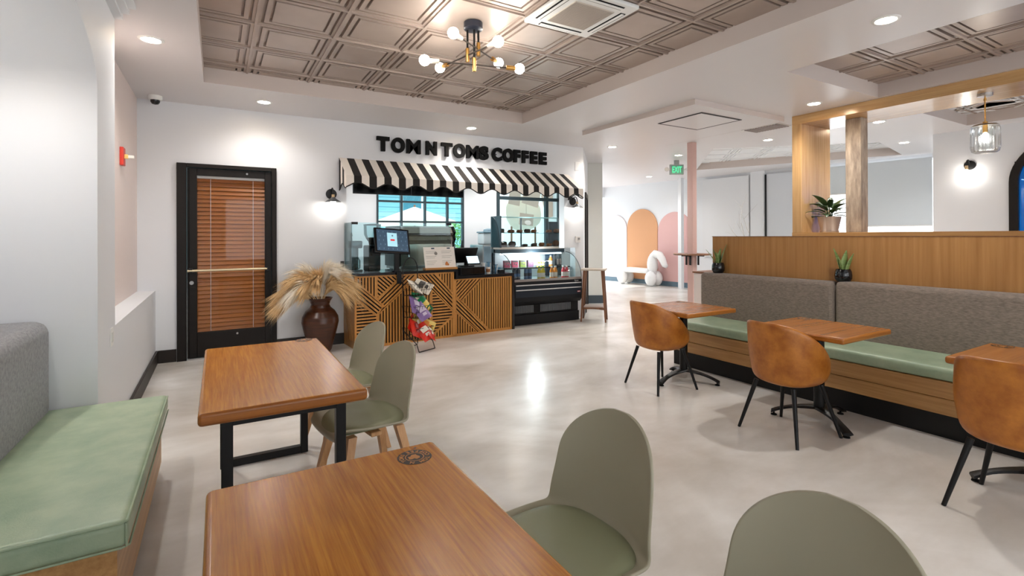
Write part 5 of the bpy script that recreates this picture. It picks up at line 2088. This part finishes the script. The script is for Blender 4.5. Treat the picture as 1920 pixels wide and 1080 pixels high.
BZ = 1.022
snake_plant((5.06, 3.815, BZ), 'snake plant in black pot at the far end of the booth back', [(0.01, -0.02, -0.6, 0.25, 0.25, 0.030, 0.1, 0.2), (0.0, 0.01, 2.2, 0.22, 0.19, 0.034, 0.1, 0.2), (-0.01, 0.02, 2.4, 0.45, 0.21, 0.012, 0.25, 0.5), (0.01, 0.0, -1.2, 0.06, 0.19, 0.030, 0.1, 0.6), (-0.02, 0.0, 1.2, 0.1, 0.15, 0.024, 0.0, 1.2)])
snake_plant((5.06, 2.455, BZ), 'snake plant in black pot on the booth back near the middle table', [(0.0, -0.01, -1.4, 0.06, 0.20, 0.040, 0.05, 0.5), (0.0, 0.02, 1.8, 0.22, 0.225, 0.030, 0.12, 0.3), (0.0, -0.03, -1.0, 0.25, 0.18, 0.022, 0.1, 0.9), (-0.02, 0.01, 2.6, 0.15, 0.14, 0.028, 0.1, 0.0)])
pl = thing('potted_plant', 'leafy green plant in a pale pot on the oak sill', 'potted plant', (6.93, 3.53, 1.496))
m = MB()
m.lathe([(0.001, 0.0), (0.105, 0.0), (0.112, 0.022), (0.102, 0.024), (0.101, 0.030), (0.135, 0.20), (0.138, 0.205), (0.128, 0.205), (0.12, 0.19), (0.001, 0.185)], n=40)
m.build('pot', mat('pot_stone', (206, 192, 180), 0.6), pl, smooth=40)
m = MB()
m.lathe([(0.001, 0.192), (0.121, 0.19)], n=24)
m.build('soil', SOIL, pl)
rnd = random.Random(5)
for k in range(20):
    az = k * 2.39996 + 0.4
    tier = k / 19
    hb = 0.20 + 0.16 * (1 - tier)
    mb = MB()
    p0 = Vector((0.02 * math.cos(az), 0.02 * math.sin(az), 0.19))
    p1 = Vector((0.06 * math.cos(az), 0.06 * math.sin(az), hb))
    mb.tube([p0, p0.lerp(p1, 0.5) + Vector((0, 0, 0.02)), p1], 0.004, 6)
    mb.build('leaf_stem', LEAF, pl, smooth=60)
    leaf_obj(pl, LEAF, tuple(p1), az, 0.55 + 0.75 * tier, 0.20 + 0.06 * rnd.random(), 0.040 + 0.008 * rnd.random(), 0.75 + 0.35 * rnd.random(), twist=rnd.choice((-1, 1)) * rnd.uniform(0.5, 0.95), cup=0.2)

# dry branch in a floor vase between the divider and the shades
br = thing('dry_branch_vase', 'thin bare branches rising behind the oak partition', 'branches', (8.0, 5.35, 0))
m = MB()
m.lathe([(0.001, 0), (0.13, 0), (0.17, 0.25), (0.12, 0.5), (0.07, 0.6), (0.08, 0.65), (0.001, 0.6)], n=28)
m.build('vase_body', mat('vase_white', (226, 222, 216), 0.5), br, smooth=50)
m = MB()
rnd = random.Random(11)


def twig(p, d, L, r, depth):
    path = [p]
    for i in range(6):
        d2 = (d + Vector((rnd.gauss(0, .10), rnd.gauss(0, .10), rnd.gauss(0, .05)))).normalized()
        p = p + d2 * L / 6
        path.append(p)
        if depth and i in (2, 4):
            twig(p, (d2 + Vector((rnd.gauss(0, .55), rnd.gauss(0, .55), 0.1))).normalized(), L * 0.55, r * 0.6, depth - 1)
    m.tube(path, [r * (1 - 0.1 * i) for i in range(7)], 5)


for k in range(2):
    twig(Vector((0, 0, 0.55)), Vector((rnd.gauss(0, .10), rnd.gauss(0, .10) + 0.05, 1)).normalized(), 1.15, 0.007, 2)
m.build('branch', mat('branch_grey', (176, 170, 164), 0.8), br, smooth=60)

# column, ledges behind the booth end
struct(MB().box((6.905, 5.705, 0), (7.015, 5.815, CZ), bev=0.004, seg=1).build('column', mat('column_blush', (206, 172, 164), 0.5)), 'slim blush column behind the booth')
pt = thing('column_bar_table', 'round thin bar top wrapped around the blush column', 'bar table', (6.96, 5.76, 0))
m = MB()
m.lathe([(0.115, 1.128), (0.30, 1.128), (0.31, 1.136), (0.31, 1.148), (0.30, 1.154), (0.115, 1.154), (0.115, 1.128)], n=44)
m.build('table_top', WALNUT, pt, smooth=40)
for dx, dy in ((-0.086, -0.03), (-0.086, 0.05), (0.05, -0.086), (0.05, 0.086)):
    m = MB()
    m.box((dx - 0.01, dy - 0.012, 0.96), (dx + 0.01, dy + 0.012, 1.128))
    m.box((dx * 2.2 - 0.01 if abs(dx) > 0.06 else dx - 0.01, dy * 2.2 - 0.01 if abs(dy) > 0.06 else dy - 0.01, 1.108), (dx + 0.01, dy + 0.01, 1.128))
    m.build('bracket', BLK, pt)
lc = thing('low_cabinet', 'white low cabinet with walnut top behind the booth end', 'cabinet', (6.14, 4.675, 0))
m = MB()
m.box((-0.20, -0.215, 0.0), (0.20, 0.215, 0.92), bev=0.004, seg=1)
m.build('cabinet_body', mat('cabinet_blush_white', (228, 214, 210), 0.5), lc)
m = MB()
m.box((-0.215, -0.23, 0.92), (0.215, 0.23, 0.945), bev=0.004, seg=1)
m.build('cabinet_top', WALNUT, lc)
m = MB()
m.box((-0.204, -0.205, 0.05), (-0.200, 0.205, 0.90))
m.build('door', mat('cabinet_door_white', (234, 224, 220), 0.45), lc)

# lobby
struct(MB().box((10.95, 9.43, 0), (11.06, 9.54, CZ)).build('column_lobby', WHITE), 'slim white post before the pink arch')
db = thing('animal_bench', 'white rounded animal shaped bench before the lobby arches', 'bench', (10.83, 10.87, 0), math.atan2(-0.9938, 0.1113))
DB = mat('bench_white', (236, 236, 236), 0.3)
m = MB()
m.box((-0.55, -0.20, 0.36), (0.42, 0.20, 0.50), bev=0.06, seg=4)
m.build('seat', DB, db, smooth=60)
for sx, h in ((-0.55, 0.40), (0.50, 0.52)):
    for sy in (-1, 1):
        m = MB()
        m.ball((sx, sy * 0.14, 0.22), 0.17, n=20, sc=(1.05, 0.85, 1.29))
        m.build('leg', DB, db, smooth=80)
m = MB()
m.ball((0.46, 0, 0.62), 0.19, n=24, sc=(0.8, 0.85, 1.7))
m.build('neck', DB, db, smooth=80)
m = MB()
m.tube([(0.46, 0, 0.85), (0.56, 0, 0.93), (0.70, 0, 0.90), (0.80, 0, 0.78), (0.88, 0, 0.62), (0.95, 0, 0.58)], [0.10, 0.12, 0.115, 0.10, 0.08, 0.05], 18)
m.build('head', DB, db, smooth=80)

# ================================================================== OUTSIDE THE KITCHEN WINDOWS
struct(MB().box((-6, 9.36, -0.15), (7.2, 22, -0.05)).build('ground', mat('patio', (200, 198, 192), 0.8)), 'pale patio paving outside')
hs = thing('house', 'blue grey clad house seen through the kitchen window', 'house', (4.2, 19.0, -0.05))
m = MB()
m.box((-6, 0, 0), (5, 0.3, 4.6))
for k in range(24):
    m.box((-6, -0.03, k * 0.19), (5, 0, k * 0.19 + 0.165))
m.build('clad_wall', mat('cladding_blue', (126, 178, 190), 0.7), hs)
m = MB()
m.prism([(-6.4, -0.9, 3.5), (5.4, -0.9, 3.5), (5.4, 0.4, 4.6), (-6.4, 0.4, 4.6)], (0, 0, 0.12))
m.build('roof', mat('roof_blue', (140, 172, 184), 0.6), hs)
for x in (-1.6, 0.4, 2.4):
    m = MB()
    m.box((x - 0.45, -0.08, 2.0), (x + 0.45, -0.02, 3.3))
    f = m.build('window', mat('window_trim_white', (230, 236, 236), 0.5), hs)
    m = MB()
    m.box((x - 0.37, -0.09, 2.08), (x + 0.37, -0.08, 3.22))
    m.build('pane', mat('pane_teal', (60, 120, 136), 0.15), f)
um = thing('patio_umbrella', 'cream patio umbrella outside the kitchen window', 'umbrella', (5.17, 14.6, 0.0))
m = MB()
n = 8
ring = [(1.25 * math.cos(2 * PI * k / n + 0.2), 1.25 * math.sin(2 * PI * k / n + 0.2), 1.92) for k in range(n)]
m.faces(ring + [(0, 0, 2.36)], [(k, (k + 1) % n, n) for k in range(n)])
m.faces([(x, y, z) for x, y, z in ring] + [(x, y, z - 0.16) for x, y, z in ring], [(k, (k + 1) % n, n + (k + 1) % n, n + k) for k in range(n)])
c = m.build('canopy', mat('umbrella_cream', (240, 226, 206), 0.8), um)
solid(c, 0.01, 0)
m = MB()
m.rod((0, 0, 0), (0, 0, 2.42), 0.03)
for k in range(n):
    m.rod((0, 0, 2.0), (ring[k][0] * 0.6, ring[k][1] * 0.6, 2.0), 0.012)
m.build('pole', WALNUT, um)
m = MB()
m.lathe([(0.001, 0), (0.35, 0), (0.33, 0.08), (0.001, 0.1)], n=24)
m.build('base', mat('umbrella_base', (90, 90, 90), 0.7), um)
bs = thing('shrub', 'bright green shrub outside the right end of the kitchen window', 'shrub', (5.55, 12.3, -0.05))
m = MB()
rnd = random.Random(3)
for k in range(1400):
    v = Vector((rnd.gauss(0, 1), rnd.gauss(0, 1), rnd.gauss(0, 1))).normalized() * rnd.uniform(0.7, 1.0)
    p = Vector((v.x * 0.55, v.y * 0.55, 1.0 + v.z * 0.95))
    a = Vector((rnd.gauss(0, 1), rnd.gauss(0, 1), rnd.gauss(0, 1))).normalized() * 0.07
    b_ = a.orthogonal().normalized() * 0.03
    m.faces([p - a, p + b_, p + a, p - b_], [(0, 1, 2, 3)])
m.build('foliage', mat('shrub_green', (96, 156, 76), 0.6), bs, weld=False)
m = MB()
m.rod((0, 0, 0), (0, 0, 1.0), 0.04)
m.build('stem', WALNUT, bs)
gp = thing('garden_screen', 'pale beige screen panel outside the tall kitchen window', 'screen', (6.60, 10.6, -0.05))
m = MB()
pts = []
for k in range(28):
    t = 2 * PI * k / 28
    rr = 1 + 0.05 * math.cos(4 * t + 0.6)
    pts.append((0.50 * rr * math.copysign(abs(math.cos(t)) ** 0.7, math.cos(t)), 0, 2.08 + 0.42 * rr * math.copysign(abs(math.sin(t)) ** 0.7, math.sin(t))))
m.prism(pts, (0, 0.04, 0))
m.build('screen_panel', mat('screen_beige', (240, 232, 216), 0.8), gp)
m = MB()
for x in (-0.35, 0.35):
    m.rod((x, 0.02, 0), (x, 0.02, 1.75), 0.025)
m.build('leg', WALNUT, gp)
for i, (x, z, w, h, tl, lab) in enumerate(((6.10, 2.42, 0.16, 0.22, 0.15, 'small pink card hanging left of the screen'), (6.58, 2.46, 0.24, 0.26, 0.25, 'larger pink card hanging in the middle'), (7.18, 2.25, 0.26, 0.30, -0.3, 'striped pink card hanging at the right'), (6.42, 1.86, 0.2, 0.14, 0.1, 'low pink card hanging over the pastry case'))):
    t = thing('hanging_card', lab, 'hanging card', (x, 10.2, z), 0, 'pink cards hanging outside the tall window')
    m = MB()
    m.box((-w, -0.006, -h), (w, 0.006, h), mtx=Matrix.Rotation(tl, 4, 'Y'))
    m.build('card', mat('card_pink_%d' % i, (226, 188, 168), 0.7), t)
    m = MB()
    m.rod((0, 0, h * 0.8), (0, 0, 3.0 - z), 0.003, n=6)
    m.build('cord', BLK, t)
struct(MB().box((5.0, 9.9, 2.98), (7.4, 10.6, 3.04)).build('beam', mat('beam_white', (230, 230, 230), 0.6)), 'white eave beam outside')
